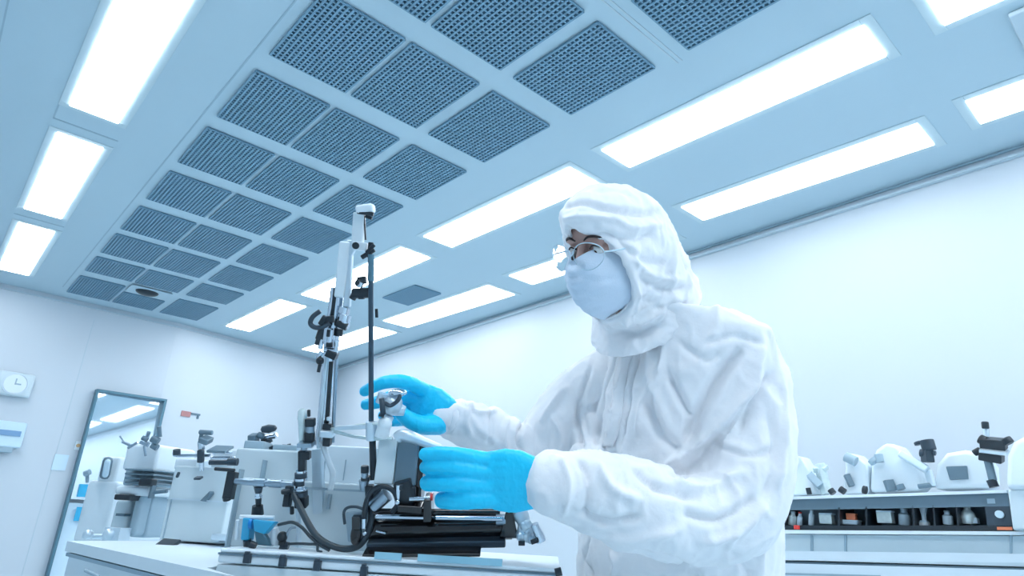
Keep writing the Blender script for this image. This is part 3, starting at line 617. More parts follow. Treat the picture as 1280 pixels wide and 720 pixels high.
b = MB(); pb(b, 262, 668, 290, 676, 1.72, .08, LAX); b.build('foot_rail', 'alu', t, bevel=.003)
# d) manipulator head on the chamber behind (dark)
t = thing('manipulator_head', tuple(W(330, 556, 1.55)), 'dark manipulator head on a thin post above the pale chamber cabinet', 'manipulator')
b = MB(); pb(b, 326, 555, 330, 590, 1.56, .012); b.build('post', 'alu', t)
b = MB(); pbar(b, 312, 549, 322, 549, 13, 1.54, th=.03); pc(b, 322, 543, 330, 546, 4, 1.54); b.build('dark_block', 'mid', t, bevel=.003)
b = MB(); b.lathe(W(326, 537, 1.54), W(346, 535, 1.54), [(0, .002), (.1, mpx(4, 1.54)), (.5, mpx(5.5, 1.54)), (.9, mpx(3.6, 1.54)), (1, .002)]); b.build('dark_cap', 'dark2', t, smooth=True)
b = MB(); pc(b, 328, 548, 345, 545, 3.4, 1.55); pc(b, 341, 546, 346, 543, 3, 1.55); b.build('steel_neck', 'chrome', t, smooth=True)
b = MB(); pc(b, 336, 549, 337, 553, 4, 1.535); pc(b, 337, 558, 338, 563, 4.6, 1.535); pc(b, 329, 549, 329, 556, 3, 1.54); b.build('dark_knob', 'dark', t, smooth=True)
b = MB(); pc(b, 353, 557, 366, 558, 1.6, 1.54); pc(b, 361, 555, 362, 560, 2.4, 1.54); pc(b, 331, 551, 336, 556, 4, 1.55); pbar(b, 340, 563, 334, 552, 4, 1.55); b.build('linkage', 'dark2', t)

# ------------------------------------------------------------------ right bench with dark rack and microscopes
RO = V3((2.9, 1.0, 1.0)); RN = V3((-1, 0, 0))
def rp(x, y, xx=2.9): return on(0, xx, x, y)
RAX = (V3((0, -1, 0)), V3((1, 0, 0)), Z)
def rdep(x, y, xx): return (rp(x, y, xx)-CAM).dot(FW)
def rquad(mb, pts, xx, th):
    q = [rp(x, y, xx) for x, y in pts]; return mb.prism(q, (th, 0, 0))
def rbox(mb, x0, y0, x1, y1, xx, th): return rquad(mb, [(x0, y0), (x1, y0), (x1, y1), (x0, y1)], xx, th)
t = thing('equipment_rack', (3.05, .98, 1.06), 'long dark open rack full of small glass and steel parts along the right wall', 'rack')
top = [(979, 624), (1259, 615.5)]; bot = [(976, 662), (1267, 663.5)]
def lerp2(a, c, s): return (a[0]+(c[0]-a[0])*s, a[1]+(c[1]-a[1])*s)
def rr(s, q): # s along 0..1, q down 0..1
    return lerp2(lerp2(top[0], top[1], s), lerp2(bot[0], bot[1], s), q)
def rq(mb, s0, q0, s1, q1, xx, th): return rquad(mb, [rr(s0, q0), rr(s1, q0), rr(s1, q1), rr(s0, q1)], xx, th)
b = MB(); rq(b, 0, 0, 1, .36, 2.9, .02); b.build('top_fascia', 'mid', t)
b = MB(); rquad(b, [(978, 621), (1258, 612.5), (1259, 616), (979, 624.5)], 2.885, .3); b.build('top_board', 'white', t)
b = MB(); rq(b, 0, .86, 1, 1, 2.9, .28); b.build('bottom_board', 'dark', t)
b = MB(); rq(b, 0, .0, 1, 1, 3.05, .02); b.build('back_board', 'mid', t)
b = MB(); rq(b, .89, .36, 1, .9, 2.9, .26); b.build('end_panel', 'dark2', t)
for s0 in (0, .245, .365, .57, .66, .762):
    b = MB(); rq(b, s0, .3, s0+(.008 if s0 else .01), .9, 2.9, .15); b.build('divider', 'dark', t)
b = MB(); rq(b, .905, .15, .94, .28, 2.897, .004); b.build('maker_plate', 'grey', t)
b = MB(); c = rp(1250, 643, 2.895); b.cyl(c, c+V3((-.012, 0, 0)), .013); b.build('pale_dial', 'pale', t, smooth=True)
b = MB(); rq(b, .93, .9, .995, .98, 2.895, .004); b.build('orange_mark', 'orange', t)
itm = [('jar', .03, .45, .065, .85, 'glassy', 'small glass jar at the left end of the dark rack'),
 ('steel_part', .068, .48, .09, .86, 'pale', 'small pale steel part beside a red cap in the dark rack'),
 ('bottle', .118, .38, .14, .86, 'pale', 'tall pale bottle standing in the left part of the dark rack'),
 ('tray', .17, .5, .225, .82, 'glassy', 'small metal tray in the left part of the dark rack'),
 ('orange_box', .285, .52, .325, .70, 'orange', 'small orange box inside the dark rack'),
 ('cream_tray', .262, .72, .338, .84, 'pale', 'shallow cream tray beneath the orange box'),
 ('glass_bottle', .375, .36, .39, .85, 'grey', 'slim grey bottle near the middle of the rack'),
 ('clear_box', .42, .45, .485, .80, 'glassy', 'clear plastic box in the middle of the rack'),
 ('drum', .51, .42, .56, .86, 'grey', 'round grey drum right of the clear box'),
 ('beaker', .60, .30, .64, .85, 'pale', 'pale tapered beaker in the right half of the rack'),
 ('white_jar', .70, .5, .745, .84, 'pale', 'cluster of white jars right of the beaker'),
 ('flask', .775, .32, .85, .82, 'glassy', 'rounded glass flask near the right end of the rack')]
for nm_, s0, q0, s1, q1, mt, lab in itm:
    c0 = rp(*rr((s0+s1)/2, q1), 2.955); c1 = rp(*rr((s0+s1)/2, q0), 2.955); w = (rp(*rr(s0, .5), 2.955)-rp(*rr(s1, .5), 2.955)).length/2
    tt = thing(nm_, tuple(c0), lab, nm_.replace('_', ' ').split()[-1])
    b = MB()
    if nm_ in ('tray', 'orange_box', 'cream_tray', 'clear_box'):
        b.box((c0+c1)/2, (w*2, w*1.4, (c1-c0).length), RAX); b.build('box_body', mt, tt, bevel=.003)
        b = MB(); b.box(c1, (w*2.06, w*1.46, .006), RAX); b.build('rim', 'pale' if nm_ != 'orange_box' else 'orange', tt, bevel=.001)
    elif nm_ == 'beaker':
        b.lathe(c0, c1, [(0, w), (.2, w), (.25, w*.5), (.5, w*.55), (1, w)]); b.build('cup', mt, tt, smooth=True)
        b = MB(); b.cyl(c0-Z*.002, c0+Z*.01, w*1.2); b.build('foot', 'white', tt, smooth=True)
    elif nm_ == 'flask':
        b.lathe(c0, c1, [(0, w*.8), (.3, w), (.6, w*.8), (.8, w*.4), (1, w*.4)]); b.build('bowl', mt, tt, smooth=True)
        b = MB(); b.box(c0+Z*.012, (w*2.3, w*1.2, .02), RAX); b.build('stand', 'pale', tt, bevel=.003)
    else:
        b.lathe(c0, c1, [(0, w*.95), (.05, w), (.7, w), (.82, w*.6), (1, w*.55)]); b.build('vessel', mt, tt, smooth=True)
        b = MB(); b.cyl(c1, c1+Z*.006, w*.62); b.build('cap', 'red' if nm_ == 'steel_part' else 'grey', tt, smooth=True)
c = rp(996, 659, 2.895); b = MB(); b.cyl(c-Z*.008, c+Z*.008, .012); tag(b.build('red_cap', 'red', off=c, smooth=True), 'tiny red cap at the lower left of the dark rack', 'cap')

# counter under the rack and long nearer counter
t = thing('wall_counter', (3.0, .8, 0), 'pale counter with panelled front under the dark rack', 'counter')
b = MB(); rquad(b, [(972, 662.5), (1300, 664.5), (1300, 669), (972, 667)], 2.86, .42); b.build('worktop', 'white', t)
def drop(mb, pts, xx, th):
    q = [rp(x, y, xx) for x, y in pts]; q += [V3((p.x, p.y, .002)) for p in q[::-1]]; return mb.prism(q, (th, 0, 0))
b = MB(); drop(b, [(970, 668), (1310, 670)], 2.89, .3); b.build('front', 'cab', t)
for x0 in (1013, 1055, 1262):
    b = MB(); rbox(b, x0, 669, x0+3, 700, 2.885, .006); b.build('panel_joint', 'grey', t)
t = thing('long_counter', (2.3, .6, 0), 'long white counter crossing behind the person at the lower right', 'counter')
b = MB(); q = [rp(x, y, 2.2) for x, y in [(940, 688), (1340, 693), (1340, 704), (940, 700)]]; b.prism(q, (.35, 0, 0)); b.build('worktop', 'white', t)
b = MB(); q = [rp(x, y, 2.21) for x, y in [(940, 700.3), (1340, 712), (1340, 714), (940, 703)]]; b.prism(q, (.3, 0, 0)); b.build('shadow_strip', 'mid', t)  # dark strip in place of the shade under the worktop
b = MB(); drop(b, [(940, 703), (1340, 714)], 2.2, .3); b.build('front', 'white', t)
b = MB(); q = [rp(x, y, 2.195) for x, y in [(978, 716), (1100, 719), (1100, 722), (978, 718.5)]]; b.prism(q, (.01, 0, 0)); b.build('lower_line', 'grey', t)

def rcyl(mb, x0, y0, x1, y1, r, xx, xx1=None, r1=None):
    xx1 = xx if xx1 is None else xx1
    a, c = rp(x0, y0, xx), rp(x1, y1, xx1); d = rdep(x0, y0, xx); return mb.cyl(a, c, mpx(r, d), mpx(r1 or r, d), 20)
def rbar(mb, x0, y0, x1, y1, w, xx, th=.04):
    p0, p1 = rp(x0, y0, xx), rp(x1, y1, xx); a = p1-p0; L = a.length; a.normalize(); v = (FW-a*FW.dot(a)).normalized(); u = a.cross(v)
    mb.box((p0+p1)/2, (mpx(w, rdep(x0, y0, xx)), th, L), (u, v, a)); return mb
xs = 3.0
t = thing('microscope', tuple(rp(1005, 618, xs)), 'small pale microscope at the left end of the rack top', 'microscope')
b = MB(); rquad(b, [(984, 620), (986, 578), (992, 569), (1002, 571), (1013, 590), (1022, 618)], xs, .09); b.build('body', 'white', t, bevel=.01)
b = MB(); rcyl(b, 990, 574, 994, 576, 5, xs-.02); rbar(b, 1012, 594, 1026, 608, 8, xs-.02); b.build('eyepiece', 'grey', t, smooth=True)
b = MB(); rbar(b, 1024, 580, 1034, 618, 9, xs, .05); rbar(b, 1018, 586, 1034, 586, 7, xs); b.build('arm', 'glassy', t, bevel=.004)
for a_ in ((1010, 610, 1012, 618, 3), (1038, 612, 1042, 617, 4)):
    b = MB(); rcyl(b, *a_, xs-.03); b.build('focus_knob', 'dark', t, smooth=True)
t = thing('microscope', tuple(rp(1062, 616, xs)), 'white microscope with a grey eyepiece and dark slanted panel', 'microscope')
b = MB(); rquad(b, [(1052, 618), (1056, 585), (1054, 565), (1070, 568), (1084, 580), (1086, 617)], xs, .1); b.build('body', 'white', t, bevel=.012)
b = MB(); rcyl(b, 1057, 571, 1070, 577, 6, xs-.03); b.build('eyepiece', 'grey', t, smooth=True)
b = MB(); rbar(b, 1058, 593, 1065, 608, 7, xs-.015, .02); b.build('dark_panel', 'mid', t, bevel=.003)
for a_ in ((1050, 611, 1056, 615, 4), (1079, 612, 1083, 613, 5)):
    b = MB(); rcyl(b, *a_, xs-.04); b.build('focus_knob', 'dark', t, smooth=True)
t = thing('draped_microscope', tuple(rp(1120, 614, xs)), 'large white rounded microscope with a dark head on a slanting arm', 'microscope')
b = MB(); rquad(b, [(1086, 616), (1088, 578), (1094, 562), (1106, 553), (1122, 556), (1132, 570), (1150, 586), (1156, 604), (1150, 614)], xs, .12); b.build('cover', 'white', t, bevel=.02)
b = MB(); rbar(b, 1125, 567, 1160, 588, 9, xs-.03, .04); rbar(b, 1160, 588, 1166, 608, 5, xs-.03); b.build('slanting_arm', 'alu', t, bevel=.006)
b = MB(); rcyl(b, 1090, 574, 1094, 578, 6, xs-.03); rcyl(b, 1098, 568, 1100, 578, 5, xs-.03); b.build('eyepiece', 'grey', t, smooth=True)
b = MB(); rcyl(b, 1147, 552, 1149, 556, 5, xs-.04); rcyl(b, 1158, 550, 1162, 563, 8, xs-.04); rbar(b, 1158, 562, 1160, 578, 10, xs-.04); rcyl(b, 1150, 566, 1156, 567, 5, xs-.04); rcyl(b, 1166, 566, 1170, 567, 3, xs-.04); b.build('dark_head', 'dark2', t, bevel=.003)
b = MB(); rbar(b, 1110, 600, 1115, 614, 11, xs-.02, .02); b.build('dark_panel', 'mid', t, bevel=.002)
for a_ in ((1124, 606, 1127, 612, 5), (1148, 608, 1168, 606, 3)):
    b = MB(); rcyl(b, *a_, xs-.03); b.build('focus_knob', 'mid', t, smooth=True)
t = thing('monitor_case', tuple(rp(1206, 612, xs)), 'white rounded case with a small dark square screen', 'instrument case')
b = MB(); rquad(b, [(1166, 612), (1170, 580), (1182, 566), (1205, 562), (1228, 566), (1238, 582), (1240, 610)], xs+.01, .14); b.build('case', 'white', t, bevel=.02)
b = MB(); rquad(b, [(1182, 583), (1208, 582), (1210, 599), (1187, 600)], xs-.004, .014); b.build('screen', 'mid', t, bevel=.003)
t = thing('inspection_microscope', tuple(rp(1242, 610, xs-.08)), 'black inspection microscope on a slim post near the right edge', 'microscope')
b = MB(); rcyl(b, 1232, 528, 1233, 546, 3.2, xs-.08); b.build('steel_post', 'alu', t, smooth=True)
b = MB(); rcyl(b, 1231, 527, 1232, 536, 4, xs-.09); rcyl(b, 1224, 548, 1232, 552, 6, xs-.09); rbar(b, 1226, 553, 1258, 556, 13, xs-.08, .05); rcyl(b, 1256, 548, 1262, 555, 6.5, xs-.09); rcyl(b, 1217, 567, 1226, 562, 4, xs-.09); rbar(b, 1225, 569, 1254, 574, 10, xs-.08, .05); b.build('black_head', 'dark', t, bevel=.004)
b = MB(); rbar(b, 1226, 562, 1260, 566, 3.4, xs-.095, .05); b.build('pale_band', 'alu', t)
b = MB(); rcyl(b, 1235, 576, 1241, 600, 4.5, xs-.08); b.build('post', 'mid', t, smooth=True)
b = MB(); rcyl(b, 1239, 600, 1243, 609, 5.5, xs-.08); b.build('foot', 'dark', t, smooth=True)
t = thing('covered_instrument', tuple(rp(1275, 620, 2.75)), 'white covered instrument cut by the right edge', 'instrument')
b = MB(); rquad(b, [(1257, 612), (1258, 570), (1266, 552), (1282, 544), (1310, 544), (1320, 612)], 2.8, .2); b.build('cover', 'white', t, bevel=.02)
b = MB(); rquad(b, [(1259, 612), (1320, 610), (1330, 664), (1266, 663)], 2.82, .2); b.build('base', 'cab', t, bevel=.008)

# ------------------------------------------------------------------ person
import numpy as np
from mathutils import noise as NZ
def cv(a, b_, c): return (RT*a + UP*b_ + FW*c).normalized()
def remeshed(mb, voxel, smooth, name, material, parent, iters=None):
    me = bpy.data.meshes.new('tmp'); me.from_pydata([tuple(p) for p in mb.v], [], mb.f)
    o = bpy.data.objects.new('tmp', me); COL.objects.link(o)
    q = o.modifiers.new('r', 'REMESH'); q.mode = 'VOXEL'; q.voxel_size = voxel
    if smooth: q = o.modifiers.new('s', 'SMOOTH'); q.iterations = smooth; q.factor = .5
    dg = bpy.context.evaluated_depsgraph_get(); dg.update()
    nm_ = bpy.data.meshes.new_from_object(o.evaluated_get(dg)); bpy.data.objects.remove(o)
    nm_.name = name
    r = bpy.data.objects.new(name, nm_); COL.objects.link(r); r.parent = parent; OFF[r.name] = OFF[parent.name]
    nm_.transform(Matrix.Translation(-OFF[parent.name]))
    nm_.materials.clear(); nm_.materials.append(M[material])
    for p in nm_.polygons: p.use_smooth = True
    return r
def chain(mb, joints, per=5, n=16):     # joints: (point, radius): tube with round ends
    P = [j[0] for j in joints]; R = [j[1] for j in joints]
    C = catmull(P, per) if len(P) > 2 else P; k = len(C); rr_ = [lerpl(R, i/(k-1)) for i in range(k)]
    mb.tube(C, rr_, n, 0)
    mb.ball(C[0], rr_[0]*.995, n=n, mrg=10); mb.ball(C[-1], rr_[-1]*.995, n=n, mrg=10)
    for p, r in zip(C[1:-1:2], rr_[1:-1:2]): mb.ball(p, r*.99, n=n, mrg=8)
def ell_ring(c, a, b_, ra, rb, n=32, pw=1.0):
    return [c + a*(ra*math.copysign(abs(cos(t))**pw, cos(t))) + b_*(rb*math.copysign(abs(sin(t))**pw, sin(t))) for t in [2*pi*i/n for i in range(n)]]
def folds(o, lst, crumple=0, cscale=14, seed=0, aniso=None):
    me = o.data; off = np.array(OFF[o.name]); n = len(me.vertices)
    co_ = np.empty(n*3); me.vertices.foreach_get('co', co_); co_ = co_.reshape(-1, 3)+off
    no = np.empty(n*3); me.vertices.foreach_get('normal', no); no = no.reshape(-1, 3)
    bvh = BVHTree.FromPolygons([tuple(c) for c in co_], [tuple(p.vertices) for p in me.polygons])
    disp = np.zeros(n)
    facing = (no @ np.array(FW)) < .35
    for pts, wpx, h in lst:
        q = []
        P = [V3((x, y, 0)) for x, y in pts]; P = catmull(P, 5) if len(P) > 2 else P
        for p in P:
            r = ray(p.x, p.y).normalized(); hit = bvh.ray_cast(CAM, r)
            if hit[0] is not None: q.append(np.array(hit[0]))
        if len(q) < 2: continue
        w = mpx(wpx, 1.35); best = np.full(n, 9.); tt = np.zeros(n); Lq = len(q)-1
        for i in range(Lq):
            a, c = q[i], q[i+1]; d = c-a; L2 = d@d
            if L2 > .01: continue
            t = np.clip(((co_-a)@d)/max(L2, 1e-9), 0, 1); ds = np.linalg.norm(co_-(a+t[:, None]*d), axis=1)
            u = ds < best; best[u] = ds[u]; tt[u] = (i+t[u])/Lq
        taper = np.clip(np.minimum(tt, 1-tt)*5+.25, 0, 1)
        disp += np.where(facing, h*np.exp(-(best/w)**2)*taper, 0)
    if crumple:
        for i in range(n):
            p = V3(co_[i]*cscale)+V3((seed, 0, 0)); p = V3((p.x, p.y, p.z*.62))
            if aniso is not None: p = p - aniso*(p.dot(aniso)*.6)
            w1 = NZ.noise(p + .6*NZ.noise_vector(p*.5)); w2 = NZ.noise(p*2.3+V3((7, 3, 1)))
            disp[i] += crumple*((max(0, 1-abs(w1)*4.5)-.2)*.9 + (max(0, 1-abs(w2)*3.6)-.25)*.42 + 1.0*NZ.noise(p*.45))
    co_ += no*disp[:, None]-off
    me.vertices.foreach_set('co', co_.ravel()); me.update()

rH = rt0; fH = V3((sin(YAW), cos(YAW), 0))
SL = (rH*.57 - fH*.82).normalized(); FT = (rH*-.82 - fH*.57).normalized()
base = W(842, 720, 1.45); base.z = 0
PER = thing('person', tuple(base), 'person in white hooded coverall, mask and clear glasses, blue gloved hands on the instrument', 'person')
HC = W(765, 316, 1.36)
HF = cv(-.74, -.20, -.64); HU = cv(-.12, .97, -.10); HU = (HU-HF*HU.dot(HF)).normalized(); HS = HU.cross(HF).normalized()
def H(x, y, z): return HC + HS*x + HF*y + HU*z
HAX = (HS, HF, HU)
TR = [(793, 385, 1.42, .070, .072), (803, 396, 1.44, .11, .095), (838, 408, 1.45, .165, .112), (856, 430, 1.45, .200, .130), (858, 470, 1.45, .215, .150), (852, 530, 1.45, .222, .172), (850, 600, 1.45, .232, .188), (846, 660, 1.45, .240, .200), (843, 720, 1.45, .245, .205)]
NEAR = [((922, 446, 1.37), .082), ((944, 505, 1.33), .074), ((942, 575, 1.27), .078), ((915, 640, 1.22), .080), ((855, 648, 1.20), .084), ((795, 633, 1.185), .084), ((745, 616, 1.175), .070), ((708, 608, 1.17), .062), ((692, 606, 1.168), .058)]
FAR = [((790, 455, 1.56), .085), ((735, 492, 1.56), .075), ((700, 525, 1.54), .072), ((672, 562, 1.52), .066), ((640, 556, 1.49), .052), ((605, 538, 1.45), .056), ((575, 526, 1.41), .045), ((560, 522, 1.39), .038)]
def body_union(k_):
    mb = MB(); rings = []; shrink = 0
    for x, y, d, a, c in TR: rings.append(ell_ring(W(x, y, d), SL, FT, a*k_, c*k_))
    bz = W(840, 720, 1.45)
    for z, a, c in ((.80, .23, .19), (.70, .19, .15)): p = bz.copy(); p.z = z; rings.append(ell_ring(p, SL, FT, a*k_, c*k_))
    mb.loft(rings[::-1])
    for s in (-1, 1):
        p = bz + SL*.10*s
        chain(mb, [(V3((p.x, p.y, .78)), .115*k_), (V3((p.x, p.y, .5))+FT*.02, .09*k_), (V3((p.x, p.y, .3)), .08*k_), (V3((p.x, p.y, .12)), .066*k_)])
    for A_ in (NEAR, FAR): chain(mb, [(W(*p), r*k_) for p, r in A_], per=5, n=24)
    mb.ball(W(918, 446, 1.38), .088*k_, n=24)
    if k_ == 1: mb.ball(W(742, 545, 1.50), .062, n=20); mb.ball(W(745, 580, 1.44), .060, n=20)
    return mb
HANDS = {
 'near': dict(k=1.22, f=[([(622, 577, 1.172), (578, 569, 1.16), (550, 567, 1.165), (531, 568, 1.178)], [.0115, .0112, .0105, .0098]),
   ([(620, 592, 1.168), (575, 585, 1.155), (547, 584, 1.162), (532, 584, 1.18)], [.012, .0112, .0105, .0098]),
   ([(620, 608, 1.168), (577, 604, 1.155), (550, 604, 1.162), (534, 604, 1.18)], [.0125, .0125, .0125, .0118]),
   ([(624, 622, 1.170), (588, 624, 1.158), (565, 625, 1.165), (553, 625, 1.178)], [.0150, .0150, .0142, .0128]),
   ([(664, 588, 1.185), (635, 584, 1.205), (605, 580, 1.215), (585, 577, 1.218)], [.017, .015, .0125, .011])],
   p=[(612, 600, 1.168, 34, .015), (630, 600, 1.165, 37.5, .018), (648, 602, 1.165, 37, .020), (664, 603, 1.167, 32, .023), (682, 604, 1.168, 27, .026), (705, 606, 1.17, 26, .027)]),
 'far': dict(k=1.22, f=[([(530, 488, 1.385), (508, 478, 1.355), (481, 478, 1.34), (456, 489, 1.335)], [.0135, .0125, .0115, .0095]),
   ([(526, 500, 1.395), (500, 494, 1.38), (475, 502, 1.365), (457, 506, 1.36)], [.013, .012, .0115, .0095]),
   ([(526, 510, 1.40), (505, 507, 1.40), (488, 514, 1.385), (479, 519, 1.375)], [.013, .012, .011, .0095]),
   ([(530, 522, 1.40), (512, 524, 1.40), (500, 526, 1.385), (492, 527, 1.375)], [.012, .011, .0105, .009]),
   ([(548, 530, 1.37), (527, 531, 1.345), (511, 524, 1.335), (502, 517, 1.33)], [.019, .0165, .014, .012])],
   p=[(516, 504, 1.395, 20, .014), (530, 508, 1.39, 27, .020), (543, 512, 1.385, 26, .022), (553, 518, 1.385, 24, .024), (563, 522, 1.39, 19, .022), (574, 526, 1.41, 14, .018)])}
def hand_union(mb, h, shrink=0):
    for pts, rs in h['f']: chain(mb, [(W(*p), r*h.get('k', 1)-shrink) for p, r in zip(pts, rs)], per=5, n=14)
    P = [W(p[0], p[1], p[2]) for p in h['p']]; rings = []
    for i, p in enumerate(h['p']):
        ax = (P[min(i+1, len(P)-1)]-P[max(i-1, 0)]).normalized(); dpt = (FW-ax*FW.dot(ax)).normalized(); u = ax.cross(dpt)
        rings.append(ell_ring(P[i], u, dpt, mpx(p[3], p[2])*1.05-shrink, p[4]-shrink, 24, .8))
    mb.loft(rings)
    mb.ball(P[0], (mpx(h['p'][0][3]*.93, 1.2)-shrink, .009, h['p'][0][4]*.9-shrink), ((P[0]-P[0]+UP), RT, FW))
# body: head, face, neck, trunk, arms, hands in one surface
mb = body_union(.68)
for k in HANDS: hand_union(mb, HANDS[k], .0034)
mb.ball(H(0, -.012, .03), (.074, .093, .088), HAX, 28, 20); mb.ball(H(0, .022, -.03), (.060, .070, .085), HAX, 28, 20)
mb.ball(H(0, .045, -.085), (.036, .036, .034), HAX)
for s in (-1, 1):
    mb.ball(H(.036*s, .052, -.018), (.019, .022, .018), HAX); mb.ball(H(.028*s, .076, .040), (.026, .013, .0085), HAX)
    mb.ball(H(.074*s, -.012, .0), (.008, .018, .03), HAX)
    mb.ball(H(.031*s, .0725, .019), (.0155, .0135, .0125), HAX)
mb.ball(H(0, .066, .062), (.055, .025, .03), HAX)
chain(mb, [(H(0, .084, .030), .008), (H(0, .098, .006), .0095), (H(0, .108, -.012), .0125)], per=4)
for s in (-1, 1): mb.ball(H(.011*s, .096, -.015), .0085)
mb.ball(H(0, .080, -.046), (.024, .014, .008), HAX); mb.ball(H(0, .078, -.060), (.020, .013, .008), HAX)
chain(mb, [(H(0, -.03, -.06), .046), (W(800, 410, 1.45), .042)], n=24)
body = remeshed(mb, .0045, 3, 'body', 'skin', PER)
body['label'] = 'dark-browed face between hood and mask'
# eyes and brows
for s in (-1, 1):
    e = MB(); e.ball(H(.031*s, .0765, .018), .0118); eo = e.build('eye', 'eye', PER, smooth=True)
    e = MB(); e.ball(H(.0305*s, .0845, .0155), (.0055, .004, .0055), HAX); e.build('iris', 'iris', eo, smooth=True)
    e = MB(); e.tube([H(.012*s, .094, .040), H(.026*s, .0945, .047), H(.044*s, .085, .044), H(.054*s, .074, .036)], [.0016, .0026, .0024, .001], 8, 5); e.build('eyebrow', 'brow', PER, smooth=2)
    e = MB(); e.tube([H(.017*s, .086, .021), H(.030*s, .0905, .0275), H(.044*s, .082, .022)], .0016, 8, 5); e.build('eyelash', 'brow', PER, smooth=2)
# coverall
mb = body_union(1)
for s in (-1, 1):      # overshoes
    p = W(840, 720, 1.45) + SL*.10*s; p.z = .055
    chain(mb, [(p - FT*.05, .052), (p + FT*.06, .050), (p + FT*.15 - Z*.012, .040)], n=20)
    chain(mb, [(V3((p.x, p.y, .16)), .066), (p, .052)], n=20)
suit = remeshed(mb, .005, 4, 'coverall', 'suit', PER)
for v in suit.data.vertices:
    if v.co.z < .004: v.co.z = .004
FL = [([(930, 436), (900, 473), (872, 520), (858, 560)], 13, -.022), ([(955, 425), (943, 465), (925, 520), (905, 560)], 9, .010), ([(962, 468), (938, 495), (924, 540)], 8, -.010),
 ([(950, 470), (900, 530), (862, 562), (828, 585)], 8, .012), ([(905, 545), (868, 580), (842, 600)], 10, -.012), ([(832, 460), (850, 500), (863, 520)], 8, -.012), ([(806, 500), (820, 538), (848, 566)], 12, -.014),
 ([(836, 410), (830, 440), (826, 470)], 6, .008), ([(826, 470), (806, 500), (796, 545)], 8, .009), ([(815, 430), (812, 470), (838, 540)], 9, .006),
 ([(772, 432), (756, 500), (744, 562)], 4, -.008), ([(800, 425), (790, 480), (776, 560)], 4, -.008), ([(786, 428), (772, 500), (760, 570)], 8, .007),
 ([(765, 485), (782, 486)], 3, .004), ([(760, 512), (776, 514)], 3, .004), ([(756, 540), (770, 542)], 3, .004), ([(752, 560), (768, 562)], 4, .005),
 ([(724, 500), (722, 530), (728, 560)], 6, -.012), ([(708, 484), (690, 510), (676, 530)], 7, .008), ([(740, 455), (728, 500), (735, 545)], 6, -.008), ([(690, 520), (700, 545), (690, 575)], 6, .006),
 ([(655, 528), (646, 545), (652, 565)], 5, -.010), ([(636, 520), (628, 540), (632, 562)], 5, .007), ([(612, 508), (616, 530), (610, 556)], 4, -.006), ([(590, 503), (583, 522), (590, 545)], 5, .006), ([(575, 502), (600, 515), (622, 512)], 5, .006), ([(572, 512), (566, 530), (560, 543)], 3, -.005),
 ([(700, 572), (712, 605), (704, 645)], 6, .007), ([(722, 575), (735, 600), (730, 650)], 6, -.009), ([(745, 580), (765, 612), (800, 625)], 8, .009), ([(720, 640), (760, 650), (800, 645)], 7, -.009), ([(738, 665), (790, 672), (850, 660)], 8, .008),
 ([(790, 585), (822, 612), (870, 622)], 8, -.009), ([(835, 600), (880, 610), (930, 590)], 9, .009), ([(850, 640), (900, 650), (945, 620)], 8, -.009), ([(880, 680), (925, 665), (960, 630)], 8, .008), ([(960, 520), (968, 570), (955, 620)], 7, -.007), ([(975, 470), (980, 540), (972, 610)], 6, .005),
 ([(900, 560), (940, 570), (970, 560)], 6, -.006), ([(880, 430), (920, 420), (955, 432)], 7, -.006), ([(845, 425), (880, 450), (900, 440)], 8, -.006), ([(790, 690), (840, 700), (880, 720)], 9, -.010), ([(740, 670), (730, 700), (742, 720)], 7, -.008), ([(765, 690), (772, 705), (768, 720)], 6, .008), ([(910, 690), (930, 705), (940, 720)], 8, -.008)]
folds(suit, [(p_, w_*.6, h_*1.5) for p_, w_, h_ in FL], crumple=.0072, cscale=11, seed=3)
sm = suit.modifiers.new('sub', 'SMOOTH'); sm.iterations = 1; sm.factor = .3
# placket down the chest, built on the coverall surface
def surf(o):
    off = OFF[o.name]; return BVHTree.FromPolygons([v.co+off for v in o.data.vertices], [tuple(p.vertices) for p in o.data.polygons])
BV = surf(suit)
def hit(x, y, lift=.002):
    h = BV.ray_cast(CAM, ray(x, y).normalized()); return (h[0]+h[1]*lift) if h[0] is not None else W(x, y, 1.3)
pl = MB(); L_ = []; R_ = []
NPL = 24
for i in range(NPL+1):
    s = i/NPL; xm = 788-30*s-3*sin(s*6); y = 432+128*s; w = 8.5+.8*sin(s*23)
    L_.append((xm-w, y)); R_.append((xm+w, y))
rows_ = []
for (lx, y), (rx_, _) in zip(L_, R_): rows_.append([hit(lx+(rx_-lx)*k/4, y, .001 if k in (0, 4) else .0045) for k in range(5)])
vs = [p for r in rows_ for p in r]; fs = []
for i in range(NPL):
    for k in range(4): fs.append((i*5+k, i*5+k+1, (i+1)*5+k+1, (i+1)*5+k))
pl.add(vs, fs); po = pl.build('placket', 'suit', PER, smooth=2); q = po.modifiers.new('s', 'SOLIDIFY'); q.thickness = .002; q = po.modifiers.new('m', 'SMOOTH'); q.iterations = 3
# cuffs
for nm_, A_, B_, r in (('near', (712, 609, 1.17), (684, 604, 1.168), .050), ('far', (576, 526, 1.41), (556, 520, 1.388), .037)):
    b = MB(); b.lathe(W(*A_), W(*B_), [(0, r*.93), (.25, r*1.04), (.5, r*.97), (.75, r*1.05), (1, r*1.0), (1.02, r*.9), (.6, r*.8)], 40); cu = b.build('cuff', 'suit', PER, smooth=2); folds(cu, [], crumple=.003, cscale=40)
